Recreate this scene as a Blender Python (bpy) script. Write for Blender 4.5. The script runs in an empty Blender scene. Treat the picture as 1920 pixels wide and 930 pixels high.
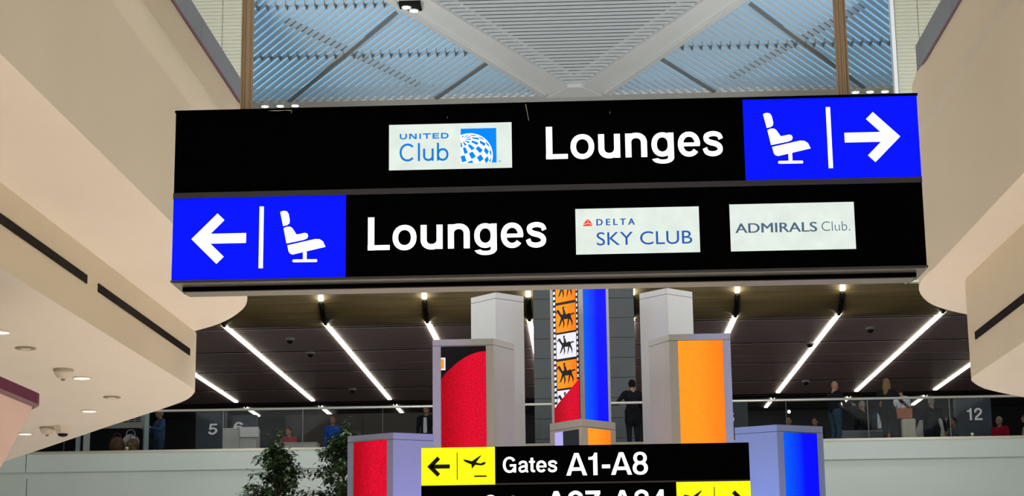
import bpy, bmesh, math, random
from mathutils import Vector, Matrix
random.seed(7)
PI = math.pi
scene = bpy.context.scene
COL = scene.collection

# ------------------------------------------------------------------ camera
cam_data = bpy.data.cameras.new('camera')
cam_data.lens = 63.75; cam_data.sensor_width = 36.0; cam_data.clip_end = 300
cam = bpy.data.objects.new('camera', cam_data); COL.objects.link(cam)
cam.matrix_world = Matrix(((0.999044, 0.020779, 0.038469, 0.0),
                           (0.04196, -0.208363, -0.977151, 0.0),
                           (-0.012288, 0.977831, -0.209036, 1.6),
                           (0, 0, 0, 1)))
scene.camera = cam

# ------------------------------------------------------------------ world and light
world = bpy.data.worlds.new('world'); scene.world = world
world.use_nodes = True
wb = world.node_tree.nodes['Background']
wb.inputs[0].default_value = (1.0, 0.955, 0.88, 1)
wb.inputs[1].default_value = 0.36

def area_light(name, loc, size, power, color, rot=(0, 0, 0), spread=180):
    l = bpy.data.lights.new(name, 'AREA'); l.shape = 'RECTANGLE'
    l.size, l.size_y = size; l.energy = power; l.color = color; l.spread = math.radians(spread)
    o = bpy.data.objects.new(name, l); COL.objects.link(o)
    o.location = loc; o.rotation_euler = rot
    return o
# unseen area lights added high above the concourse to brighten floor and soffits
area_light('hall_fill_light', (-1.0, 14, 19), (5, 30), 1000, (1.0, 0.92, 0.80), spread=36)
area_light('hall_fill_light', (0, 32, 22), (12, 8), 900, (1.0, 0.96, 0.90), spread=110)

# area lights added out of view above the side balconies to brighten the roof
for sx in (-1, 1):
    area_light('added_roof_fill', (sx * 10.0, 30.0, 8.6), (3.0, 6.0), 900, (0.96, 0.98, 1.0), (math.radians(158), math.radians(sx * -28), 0))
def spot(name, loc, target, power, color, size):
    l = bpy.data.lights.new(name, 'SPOT'); l.energy = power; l.color = color; l.spot_size = math.radians(size); l.spot_blend = 0.4; l.shadow_soft_size = 0.15
    o = bpy.data.objects.new(name, l); COL.objects.link(o); o.location = loc
    o.rotation_euler = (Vector(target) - Vector(loc)).to_track_quat('-Z', 'Y').to_euler()
# unseen spots added to tint the totem sides, standing in for LED glow
spot('added_blue_spot', (1.0, 25.6, 0.6), (2.62, 28.1, 4.0), 1700, (0.14, 0.28, 1.0), 34)
spot('added_lilac_spot', (-0.6, 25.8, 0.6), (-2.6, 28.1, 4.0), 1400, (0.30, 0.25, 1.0), 34)
spot('added_lilac_spot', (-0.2, 29.0, 0.6), (1.15, 31.2, 6.6), 420, (0.55, 0.45, 1.0), 22)
spot('added_lilac_spot', (0.1, 29.0, 0.6), (-1.2, 31.2, 6.6), 420, (0.55, 0.45, 1.0), 22)
vs = scene.view_settings
vs.view_transform = 'Standard'; vs.look = 'None'; vs.gamma = 1.0; vs.exposure = 0.0
vs.use_curve_mapping = False

# ------------------------------------------------------------------ materials
MATS = {}
def mat(name, col, rough=0.6, metal=0.0, emit=None, estr=1.0, noise=None, bump=None, alpha=None, spec=0.5, trans=None, grad=None):
    """noise=(scale, amount[, (sx,sy,sz)]) varies the colour, bump=(scale, strength[, stretch])."""
    if name in MATS: return MATS[name]
    m = bpy.data.materials.new(name); m.use_nodes = True
    nt = m.node_tree; n = nt.nodes; L = nt.links
    b = n['Principled BSDF']
    b.inputs['Base Color'].default_value = (*col, 1)
    b.inputs['Roughness'].default_value = rough
    b.inputs['Metallic'].default_value = metal
    b.inputs['Specular IOR Level'].default_value = spec
    tc = n.new('ShaderNodeTexCoord')
    def noise_tex(scale, stretch=(1, 1, 1), detail=3):
        mp = n.new('ShaderNodeMapping'); mp.inputs['Scale'].default_value = stretch
        L.new(tc.outputs['Object'], mp.inputs['Vector'])
        t = n.new('ShaderNodeTexNoise'); t.inputs['Scale'].default_value = scale; t.inputs['Detail'].default_value = detail
        L.new(mp.outputs['Vector'], t.inputs['Vector']); return t
    csock = None
    if noise:
        t = noise_tex(noise[0], noise[2] if len(noise) > 2 else (1, 1, 1))
        r = n.new('ShaderNodeValToRGB')
        src = emit if emit else col
        a = noise[1]
        r.color_ramp.elements[0].position = 0.3; r.color_ramp.elements[1].position = 0.7
        r.color_ramp.elements[0].color = (*[c * (1 - a) for c in src], 1)
        r.color_ramp.elements[1].color = (*[min(1, c * (1 + a)) for c in src], 1)
        L.new(t.outputs['Fac'], r.inputs['Fac']); csock = r.outputs['Color']
        if not emit: L.new(csock, b.inputs['Base Color'])
    if grad:                                   # picture content that changes across a screen
        sp = n.new('ShaderNodeSeparateXYZ'); L.new(tc.outputs['Generated'], sp.inputs[0])
        gr = n.new('ShaderNodeValToRGB'); gr.color_ramp.elements[0].color = (*grad[0], 1); gr.color_ramp.elements[1].color = (*grad[1], 1)
        gr.color_ramp.elements[0].position = grad[2]; gr.color_ramp.elements[1].position = grad[3]
        L.new(sp.outputs[0], gr.inputs['Fac'])
        mx = n.new('ShaderNodeMix'); mx.data_type = 'RGBA'; mx.blend_type = 'MULTIPLY'; mx.inputs[0].default_value = 1.0
        L.new(csock, mx.inputs[6]); L.new(gr.outputs['Color'], mx.inputs[7]); csock = mx.outputs[2]
    if emit:
        b.inputs['Emission Color'].default_value = (*emit, 1)
        b.inputs['Emission Strength'].default_value = estr
        if csock: L.new(csock, b.inputs['Emission Color'])
    if bump:
        t = noise_tex(bump[0], bump[2] if len(bump) > 2 else (1, 1, 1))
        bp = n.new('ShaderNodeBump'); bp.inputs['Strength'].default_value = bump[1]; bp.inputs['Distance'].default_value = 0.02
        L.new(t.outputs['Fac'], bp.inputs['Height']); L.new(bp.outputs['Normal'], b.inputs['Normal'])
    if alpha is not None: b.inputs['Alpha'].default_value = alpha
    if trans is not None: b.inputs['Transmission Weight'].default_value = trans
    MATS[name] = m; return m

M_PLASTER = mat('warm_white_plaster', (0.71, 0.645, 0.515), 0.75, noise=(0.35, 0.04), bump=(9, 0.04))
M_SOFFIT = mat('underlit_soffit', (0.93, 0.87, 0.79), 0.8, noise=(0.3, 0.03))  # paler than the wall plaster: light from below put into the colour
M_BLACK = mat('black_paint', (0.004, 0.004, 0.005), 0.5, spec=0.2)
M_SLOT = mat('slot_black', (0.01, 0.009, 0.009), 0.6, noise=(6, 0.5), spec=0.05)
M_PURPLE = mat('purple_trim', (0.10, 0.012, 0.05), 0.35)
M_FLOOR = mat('pale_terrazzo', (0.82, 0.76, 0.69), 0.35, noise=(14, 0.08))
M_WHITEPANEL = mat('white_parapet_panel', (0.58, 0.68, 0.65), 0.5, noise=(0.5, 0.03))
M_STEEL = mat('brushed_steel', (0.42, 0.40, 0.33), 0.42, 0.7, noise=(8, 0.15, (0.05, 1, 1)))
M_RAIL = mat('handrail_steel', (0.75, 0.73, 0.68), 0.3, 0.85)
M_WOOD = mat('dark_wood_slats', (0.52, 0.42, 0.45), 0.38, noise=(3.0, 0.35, (0.12, 9, 9)), bump=(5.0, 0.35, (0.05, 10, 10)))
M_WOODF = mat('brown_wood_fascia', (0.20, 0.15, 0.062), 0.5, noise=(3.0, 0.28, (0.12, 5, 9)))
M_DARKGAP = mat('dark_ceiling_void', (0.006, 0.005, 0.005), 0.8)
M_LINE = mat('linear_lamp_diffuser', (0.9, 0.9, 0.8), 0.5, emit=(1.0, 0.93, 0.76), estr=5.0)
M_DOWN = mat('downlight_lens', (0.9, 0.9, 0.8), 0.5, emit=(1.0, 0.93, 0.78), estr=2.5)
M_WHITEDEV = mat('white_plastic', (0.78, 0.72, 0.62), 0.5)
M_GREYCOL = mat('grey_cladding', (0.125, 0.145, 0.15), 0.45, noise=(0.7, 0.08))
M_TEALBLACK = mat('dark_back_wall', (0.012, 0.016, 0.02), 0.5, noise=(0.6, 0.5))
M_NAVY = mat('navy_pylon', (0.018, 0.045, 0.07), 0.4, noise=(0.8, 0.25))
M_GREYWALL = mat('grey_partition', (0.06, 0.062, 0.06), 0.6, noise=(0.4, 0.12))
M_MEZZFLOOR = mat('mezzanine_carpet', (0.17, 0.145, 0.14), 0.8, noise=(4, 0.2))
M_TOTEM = mat('grey_totem_metal', (0.42, 0.41, 0.38), 0.45, noise=(0.9, 0.03))
M_TOTEMW = mat('pale_totem_metal', (0.60, 0.62, 0.63), 0.45, noise=(0.9, 0.03))
M_TOTEMB = mat('blue_tinted_totem_metal', (0.24, 0.275, 0.335), 0.45, noise=(0.9, 0.03))  # grey metal with the blue LED glow put into its colour
M_ROOFW = mat('roof_white_beam', (0.70, 0.735, 0.735), 0.55, noise=(0.8, 0.03))
M_SLAT = mat('roof_slat', (0.60, 0.66, 0.68), 0.5)
M_BAR = mat('roof_bar_grey', (0.22, 0.235, 0.235), 0.6)
M_SKYGLASS = mat('dusk_blue_glazing', (0.1, 0.2, 0.3), 0.4, emit=(0.20, 0.43, 0.64), estr=1.0, noise=(0.22, 0.22))
M_GREYROOF = mat('grey_roof_deck', (0.09, 0.105, 0.10), 0.7, noise=(0.6, 0.15))
M_RIB = mat('ribbed_cream_metal', (0.50, 0.51, 0.40), 0.5, noise=(0.7, 0.05))
M_STRIP = mat('grey_glass_upstand', (0.17, 0.175, 0.215), 0.15, noise=(0.5, 0.15), alpha=0.9)
M_GLASS = mat('balustrade_glass', (0.002, 0.004, 0.005), 0.03, alpha=0.10, spec=0.08)
M_POLE = mat('bronze_pole', (0.52, 0.40, 0.27), 0.38, 0.55, noise=(5, 0.25, (6, 6, 0.02)))
M_HOUS = mat('sign_housing', (0.055, 0.055, 0.058), 0.35, 0.2)
M_HOUS2 = mat('sign_tray', (0.075, 0.072, 0.066), 0.35, 0.2)
M_FACE = mat('sign_black_face', (0.001, 0.001, 0.001), 0.3, spec=0.01)
M_DIV = mat('sign_divider', (0.045, 0.045, 0.055), 0.4, 0.2)
M_BLUE = mat('sign_blue', (0, 0, 0.2), 0.5, emit=(0.0, 0.006, 1.0), estr=1.0, spec=0.1)
M_WHITE = mat('sign_white', (0.8, 0.8, 0.8), 0.5, emit=(1, 1, 1), estr=1.15, spec=0.1)
M_LOGO = mat('logo_white', (0.08, 0.08, 0.08), 0.5, emit=(0.74, 0.83, 0.76), estr=1.0, spec=0.1, noise=(9, 0.06))
M_LBLUE = mat('logo_blue', (0, 0.1, 0.3), 0.5, emit=(0.0, 0.21, 0.86), estr=1.0, spec=0.1)
M_LBLUE2 = mat('logo_blue_text', (0, 0.1, 0.3), 0.5, emit=(0.005, 0.16, 0.56), estr=1.0, spec=0.1)
M_LNAVY = mat('logo_navy', (0, 0.05, 0.2), 0.5, emit=(0.02, 0.075, 0.34), estr=1.0, spec=0.1)
M_LSLATE = mat('logo_slate', (0.03, 0.05, 0.08), 0.5, emit=(0.055, 0.11, 0.17), estr=1.0, spec=0.1)
M_LRED = mat('logo_red', (0.4, 0.03, 0.02), 0.5, emit=(0.60, 0.05, 0.03), estr=1.0, spec=0.1)
M_YELLOW = mat('sign_yellow', (0.3, 0.3, 0), 0.5, emit=(0.90, 0.92, 0.008), estr=1.0, spec=0.1)
M_INK = mat('sign_ink', (0.01, 0.012, 0.002), 0.6, spec=0.1)
M_SRED = mat('screen_red', (0.1, 0, 0), 0.6, emit=(0.66, 0.003, 0.026), estr=1.0, spec=0.1, noise=(38, 0.28), grad=((0.55, 0.3, 0.3), (1, 1, 1), 0.1, 0.6))
M_SORANGE = mat('screen_orange', (0.2, 0.05, 0), 0.6, emit=(1.0, 0.31, 0.016), estr=1.0, spec=0.1, noise=(9, 0.06), grad=((1, 1, 1), (1, 0.62, 0.6), 0.35, 1.0))
M_SBLUE = mat('screen_blue', (0, 0, 0.1), 0.6, emit=(0.0, 0.11, 1.0), estr=1.0, spec=0.1, noise=(9, 0.05), grad=((1, 1, 1), (1, 0.02, 1), 0.0, 0.6))
M_SBLACK = mat('screen_black', (0.004, 0.004, 0.005), 0.5, spec=0.2)
M_SWHITE = mat('screen_white', (0.2, 0.2, 0.2), 0.6, emit=(0.78, 0.78, 0.90), estr=1.0, spec=0.1)
M_SDARK = mat('screen_slate', (0.01, 0.012, 0.014), 0.6, emit=(0.012, 0.016, 0.018), estr=1.0, spec=0.1)
M_SLILAC = mat('screen_lilac', (0.1, 0.1, 0.1), 0.6, emit=(0.42, 0.38, 0.85), estr=1.0, spec=0.1)
M_PINK = mat('pink_canopy_panel', (0.72, 0.52, 0.47), 0.6, noise=(0.7, 0.03))
M_MAGENTA = mat('magenta_trim', (0.11, 0.006, 0.035), 0.3, spec=0.2)
M_LEAF = mat('ficus_leaf', (0.05, 0.10, 0.035), 0.5, noise=(3.0, 0.55))
M_BARK = mat('ficus_bark', (0.11, 0.085, 0.06), 0.8, noise=(8, 0.3))
M_POT = mat('planter_grey', (0.25, 0.25, 0.25), 0.6)
M_SOIL = mat('soil', (0.03, 0.02, 0.015), 0.9)
M_GREYNUM = mat('grey_numeral', (0.45, 0.46, 0.46), 0.5, emit=(0.30, 0.32, 0.33), estr=0.6)
M_CABINET = mat('pale_cabinet', (0.50, 0.52, 0.47), 0.5, noise=(2, 0.06, (4, 4, 0.3)))
M_TEAL = mat('teal_post', (0.30, 0.42, 0.42), 0.4)
M_SEATGREY = mat('bench_grey', (0.10, 0.115, 0.125), 0.6)
M_BULB = mat('lamp_bulb', (0.9, 0.9, 0.9), 0.5, emit=(1, 0.98, 0.9), estr=3.0)

# ------------------------------------------------------------------ helpers
def mesh_obj(name, verts, faces, m, parent=None, smooth=False):
    me = bpy.data.meshes.new(name); me.from_pydata([tuple(v) for v in verts], [], faces)
    bm = bmesh.new(); bm.from_mesh(me); bmesh.ops.recalc_face_normals(bm, faces=bm.faces); bm.to_mesh(me); bm.free()
    if smooth:
        for p in me.polygons: p.use_smooth = True
    for mm in (m if isinstance(m, (list, tuple)) else [m]): me.materials.append(mm)
    o = bpy.data.objects.new(name, me); COL.objects.link(o)
    if parent: o.parent = parent
    return o

class MB:
    def __init__(self): self.v = []; self.f = []
    def add(self, v, f):
        b = len(self.v); self.v += [tuple(p) for p in v]; self.f += [[i + b for i in q] for q in f]
    def box(self, x0, x1, y0, y1, z0, z1):
        self.add([(x0, y0, z0), (x1, y0, z0), (x1, y1, z0), (x0, y1, z0), (x0, y0, z1), (x1, y0, z1), (x1, y1, z1), (x0, y1, z1)],
                 [(0, 3, 2, 1), (4, 5, 6, 7), (0, 1, 5, 4), (1, 2, 6, 5), (2, 3, 7, 6), (3, 0, 4, 7)])
    def bar(self, a, b, w, h, up=(0, 0, 1)):
        a, b = Vector(a), Vector(b); d = (b - a).normalized(); up = Vector(up)
        s = d.cross(up).normalized(); u = s.cross(d).normalized()
        pts = []
        for p in (a, b):
            for i, j in ((-1, -1), (1, -1), (1, 1), (-1, 1)): pts.append(p + s * (i * w / 2) + u * (j * h / 2))
        self.add(pts, [(0, 1, 2, 3), (7, 6, 5, 4), (0, 4, 5, 1), (1, 5, 6, 2), (2, 6, 7, 3), (3, 7, 4, 0)])
    def prism(self, plan, z0, z1):
        n = len(plan)
        self.add([(x, y, z0) for x, y in plan] + [(x, y, z1) for x, y in plan],
                 [list(range(n))[::-1], list(range(n, 2 * n))] + [(i, (i + 1) % n, n + (i + 1) % n, n + i) for i in range(n)])
    def tube(self, path, r, n=10, cap=True):
        path = [Vector(p) for p in path]; rings = []
        prev = None
        for i, p in enumerate(path):
            d = (path[min(i + 1, len(path) - 1)] - path[max(i - 1, 0)]).normalized()
            if prev is None:
                ref = Vector((0, 0, 1)) if abs(d.z) < 0.9 else Vector((1, 0, 0))
                s = d.cross(ref).normalized()
            else:
                s = (prev - d * prev.dot(d)).normalized()
            prev = s; u = s.cross(d)
            rr = r[i] if isinstance(r, (list, tuple)) else r
            rings.append([p + s * math.cos(2 * PI * k / n) * rr + u * math.sin(2 * PI * k / n) * rr for k in range(n)])
        v = [q for ring in rings for q in ring]; f = []
        for i in range(len(path) - 1):
            for k in range(n): f.append((i * n + k, i * n + (k + 1) % n, (i + 1) * n + (k + 1) % n, (i + 1) * n + k))
        if cap: f += [list(range(n))[::-1], list(range((len(path) - 1) * n, len(path) * n))]
        self.add(v, f)
    def lathe(self, c, prof, n=24):
        v = []; f = []
        for r, z in prof:
            for k in range(n): v.append((c[0] + r * math.cos(2 * PI * k / n), c[1] + r * math.sin(2 * PI * k / n), c[2] + z))
        for i in range(len(prof) - 1):
            for k in range(n): f.append((i * n + k, i * n + (k + 1) % n, (i + 1) * n + (k + 1) % n, (i + 1) * n + k))
        f += [list(range(n))[::-1], list(range((len(prof) - 1) * n, len(prof) * n))]
        self.add(v, f)
    def build(self, name, m, parent=None, smooth=False): return mesh_obj(name, self.v, self.f, m, parent, smooth)

def box(name, x0, x1, y0, y1, z0, z1, m, parent=None, bevel=0.0):
    b = MB(); b.box(x0, x1, y0, y1, z0, z1); o = b.build(name, m, parent)
    if bevel:
        md = o.modifiers.new('bevel', 'BEVEL'); md.width = bevel; md.segments = 2
    return o
def empty(name, loc=(0, 0, 0), rz=0):
    o = bpy.data.objects.new(name, None); COL.objects.link(o); o.location = loc; o.rotation_euler = (0, 0, rz)
    o.empty_display_size = 0.2
    return o
def tag(o, label=None, cat=None, group=None, kind=None):
    if label: o['label'] = label
    if cat: o['category'] = cat
    if group: o['group'] = group
    if kind: o['kind'] = kind
    return o
def struct(o, label=None, cat=None):
    o['kind'] = 'structure'
    if label: o['label'] = label
    if cat: o['category'] = cat
    return o
def flat(name, polys, m, place, parent=None):
    """flat print: polygons (u,v) lists set in a plane by place(u,v)."""
    v = []; f = []
    for p in polys:
        b = len(v); v += [place(*q) for q in p]; f.append(list(range(b, b + len(p))))
    return mesh_obj(name, v, f, m, parent)

# ------------------------------------------------------------------ the hall: floor, side balconies
struct(box('floor', -22, 22, -8, 75, -0.2, 0, M_FLOOR), 'pale terrazzo floor of the concourse', 'floor')

def shell(name, outline, prof, m, parent, side, msof=None):
    """walls that follow a plan outline; prof = (inward offset, z); outer edge far away, closed top and bottom."""
    v = []; f = []
    n = len(outline)
    for off, z in prof:
        for x, y in outline: v.append((x + side * off, y, z))
    for i in range(len(prof) - 1):
        for k in range(n - 1): f.append((i * n + k, i * n + k + 1, (i + 1) * n + k + 1, (i + 1) * n + k))
    x_out = side * 15.0
    b = len(v)
    v += [(x_out, outline[0][1], prof[0][1]), (x_out, outline[-1][1], prof[0][1]), (x_out, outline[0][1], prof[-1][1]), (x_out, outline[-1][1], prof[-1][1])]
    t = (len(prof) - 1) * n
    f.append(list(range(n)) + [b + 1, b])
    f.append([t + i for i in range(n)] + [b + 3, b + 2])
    f.append([b, b + 1, b + 3, b + 2])
    f.append([i * n for i in range(len(prof))] + [b + 2, b])
    f.append([i * n + n - 1 for i in range(len(prof))] + [b + 3, b + 1])
    o = mesh_obj(name, v, f, [m, M_SOFFIT], parent)
    zb = min(q[1] for q in prof)
    for p in o.data.polygons:
        if all(abs(o.data.vertices[i].co.z - zb) < 1e-4 for i in p.vertices): p.material_index = 1  # underside face takes the paler, underlit colour
    return o

def smooth_pts(pts, k=6):
    out = []
    for i in range(len(pts) - 1):
        p0 = pts[max(i - 1, 0)]; p1 = pts[i]; p2 = pts[i + 1]; p3 = pts[min(i + 2, len(pts) - 1)]
        for j in range(k):
            t = j / k
            out.append(tuple(0.5 * (2 * p1[a] + (p2[a] - p0[a]) * t + (2 * p0[a] - 5 * p1[a] + 4 * p2[a] - p3[a]) * t * t + (3 * p1[a] - p0[a] - 3 * p2[a] + p3[a]) * t ** 3) for a in range(len(p1))))
    out.append(tuple(pts[-1])); return out

wl = struct(empty('wall_left'), 'cream sculpted balcony wall running along the left of the hall', 'wall')
up_l = [(-3.96, -6)] + smooth_pts([(-3.96, 20.5), (-3.965, 20.95), (-4.17, 21.73), (-4.58, 22.60), (-5.06, 23.22), (-5.9, 24.1)]) + [(-15, 33)]
shell('balcony_fascia', up_l, [(0, 5.55), (0.06, 7.01), (0.13, 7.50), (0.09, 7.86)], M_PLASTER, wl, -1)
lo_l = [(-5.09, -6)] + smooth_pts([(-5.09, 23.1), (-5.10, 23.4), (-5.20, 23.8), (-5.45, 24.45), (-5.95, 25.3), (-7.3, 27.4)]) + [(-9.4, 30.75), (-15, 39.6)]
shell('lower_fascia', lo_l, [(0, 4.8), (0, 5.55)], M_PLASTER, wl, -1)
for y0, y1 in ((4.0, 9.0), (9.45, 14.4), (14.85, 18.08), (18.52, 22.98)):
    box('vent_slot', -5.1, -5.078, y0, y1, 5.186, 5.274, M_SLOT, wl)
wr = struct(empty('wall_right'), 'cream sculpted balcony wall running along the right of the hall', 'wall')
up_r = [(3.92, -6)] + smooth_pts([(3.92, 20.0), (3.90, 20.55), (3.98, 21.3), (4.22, 22.1), (4.52, 22.65), (4.95, 23.15), (5.9, 24.1)]) + [(15, 33)]
shell('balcony_fascia', up_r, [(0, 5.55), (0.05, 7.2), (0.12, 7.45), (0.06, 7.98)], M_PLASTER, wr, 1)
lo_r = [(4.40, -6)] + smooth_pts([(4.40, 20.3), (4.41, 20.7), (4.50, 21.1), (4.82, 21.8), (5.43, 22.6)]) + [(15, 33)]
shell('lower_fascia', lo_r, [(0, 4.41), (0, 5.55)], M_PLASTER, wr, 1)
for y0, y1 in ((8.0, 13.0), (13.4, 20.32)):
    box('vent_slot', 4.388, 4.41, y0, y1, 4.785, 4.872, M_SLOT, wr)
for w, s, x, z0, z1, ye in ((wl, -1, 4.05, 7.86, 8.18, 21.0), (wr, 1, 3.98, 7.98, 8.34, 20.6)):
    box('edge_trim', min(s * (x - 0.012), s * (x + 0.05)), max(s * (x - 0.012), s * (x + 0.05)), -6, ye, z0 - 0.012, z0 + 0.022, M_PURPLE, w)
    ys = [-6 + 2.45 * i for i in range(12)]
    for a in ys:
        b = min(a + 2.435, ye)
        if b > a: box('glass_upstand', min(s * x, s * (x + 0.03)), max(s * x, s * (x + 0.03)), a, b, z0 + 0.022, z1, M_STRIP, w)

# soffit fittings under the left balcony
def downlight(x, y, z, r, label):
    root = empty('recessed_downlight', (x, y, z)); tag(root, label, 'downlight', 'recessed lamps in the left soffit')
    b = MB(); b.lathe((0, 0, 0), [(r, 0), (r * 1.12, 0), (r * 1.12, -0.012), (r, -0.016), (r * 0.97, -0.004)], 28); b.build('trim_ring', M_WHITEDEV, root)
    b = MB(); b.lathe((0, 0, 0), [(r * 0.96, -0.003), (r * 0.9, -0.008), (0.01, -0.010)], 28); b.build('lens', M_DOWN, root)
    l = bpy.data.lights.new('downlight_beam', 'SPOT'); l.energy = 25; l.spot_size = 1.9; l.color = (1, 0.9, 0.75); l.shadow_soft_size = 0.08
    o = bpy.data.objects.new('downlight_beam', l); COL.objects.link(o); o.parent = root; o.location = (0, 0, -0.05)
downlight(-6.15, 18.64, 4.8, 0.105, 'lit downlight cut by the left edge of the picture')
downlight(-6.235, 22.12, 4.8, 0.105, 'lit downlight beside the smoke detector')
downlight(-7.04, 25.41, 4.8, 0.105, 'lit downlight nearest the curved far edge of the soffit')
downlight(-8.80, 28.14, 4.8, 0.105, 'small lit downlight beside the pink shop canopy')
for x, y, lb in ((-6.21, 19.73, 'flat closed ceiling ring near the left picture edge'), (-6.34, 23.97, 'thin closed ceiling ring between two lit downlights')):
    root = empty('ceiling_speaker', (x, y, 4.8)); tag(root, lb, 'ceiling speaker')
    b = MB(); b.lathe((0, 0, 0), [(0.115, 0), (0.115, -0.012), (0.095, -0.018)], 24); b.build('rim', mat('speaker_rim', (0.35, 0.29, 0.22), 0.6), root)
    b = MB(); b.lathe((0, 0, 0), [(0.093, -0.012), (0.05, -0.020), (0.01, -0.021)], 24); b.build('grille', M_SOFFIT, root)
def detector(x, y, z, r, label):
    root = empty('smoke_detector', (x, y, z)); tag(root, label, 'smoke detector')
    b = MB(); b.lathe((0, 0, 0), [(r, 0), (r, -0.03)], 24); b.build('base', mat('detector_base', (0.5, 0.44, 0.36), 0.6), root)
    b = MB(); b.lathe((0, 0, -0.03), [(r * 0.95, 0), (r * 0.9, -0.03), (r * 0.6, -0.075), (r * 0.25, -0.09)], 24); b.build('cover', M_WHITEDEV, root, True)
    b = MB(); b.lathe((0, 0, -0.12), [(r * 0.22, 0), (r * 0.18, -0.02), (0.01, -0.022)], 12); b.build('sensor_tip', mat('detector_tip', (0.25, 0.2, 0.16), 0.6), root)
detector(-6.256, 21.38, 4.8, 0.12, 'white domed smoke detector in front of a lit downlight')
detector(-8.2, 27.3, 4.8, 0.12, 'white domed detector right beside the boxy ceiling camera')
root = empty('ceiling_camera', (-7.93, 27.2, 4.8)); tag(root, 'boxy cream ceiling camera hanging from the left soffit', 'camera')
b = MB(); b.lathe((0, 0, 0), [(0.17, 0), (0.12, -0.06), (0.10, -0.12)], 8); b.build('mount', M_WHITEDEV, root)
b = MB(); b.lathe((0, 0, -0.12), [(0.08, 0), (0.07, -0.03), (0.03, -0.045)], 12); b.build('lens_dome', M_BLACK, root)

# ------------------------------------------------------------------ pink shop canopy at lower left
root = empty('shop_canopy', (-7.5, 10, 0)); tag(root, 'pink flared shop canopy with a magenta rim under the left soffit', 'canopy')
def canopy_outline(off):
    r = 0.42; pts = [(-5.0 - off, 1.0), (-5.0 - off, 16.6 - r - off * 0)]
    cx, cy = -5.0 - r, 16.6 - r
    for i in range(9):
        a = i / 8 * PI / 2; pts.append((cx + (r - off) * math.cos(a), cy + (r - off) * math.sin(a)))
    pts.append((-11.0, 16.6 - off)); return pts
def canopy_ring(name, levels, m):
    v = []; f = []
    n = len(canopy_outline(0))
    for off, z in levels: v += [(x + 7.5, y - 10, z) for x, y in canopy_outline(off)]
    for i in range(len(levels) - 1):
        for k in range(n - 1): f.append((i * n + k, i * n + k + 1, (i + 1) * n + k + 1, (i + 1) * n + k))
    t = (len(levels) - 1) * n
    f.append([t + k for k in range(n)] + [len(v)]); v.append((-11 + 7.5, 1 - 10, levels[-1][1]))
    f.append(list(range(n)) + [len(v)]); v.append((-11 + 7.5, 1 - 10, levels[0][1]))
    return mesh_obj(name, v, f, m, root)
canopy_ring('flared_panel', [(0.36, 2.96), (0.02, 3.70)], M_PINK)
canopy_ring('top_rim', [(0.0, 3.69), (-0.035, 3.71), (-0.035, 3.81), (0.0, 3.825)], M_MAGENTA)
canopy_ring('bottom_rim', [(0.36, 2.86), (0.335, 2.88), (0.335, 2.96), (0.36, 2.97)], M_MAGENTA)
canopy_ring('shop_front', [(0.41, 0.0), (0.41, 2.86)], mat('shop_front_panel', (0.55, 0.45, 0.42), 0.5))

# ------------------------------------------------------------------ folded roof with slats
def rz(y, off=0.0): return 15.2 + 0.17 * (45 - y) + off
def rp(x, y, off=0.0): return (x, y, rz(y, off))
roof = struct(empty('ceiling'), 'folded roof of white beams, pale slats and dusk blue glazing', 'ceiling')
def roof_sheet(name, plan, off, m, th=0.05):
    n = len(plan)
    return mesh_obj(name, [rp(x, y, off) for x, y in plan] + [rp(x, y, off + th) for x, y in plan],
                    [list(range(n)), list(range(n, 2 * n))] + [(i, (i + 1) % n, n + (i + 1) % n, n + i) for i in range(n)], m, roof)
XC = -0.10                                   # the V is symmetric about this line
DX, DY = 3.445, 5.03                          # run of a V beam in plan
apex_o = 44.895; apex_i = 44.57
def vx_out(y): return 0.655 + (apex_o - y) * DX / DY      # outer edge, distance from XC
def vx_in(y): return max(0.0, 0.03 + (apex_i - y) * DX / DY)
Y1, Y0 = 44.87, 37.0
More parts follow.
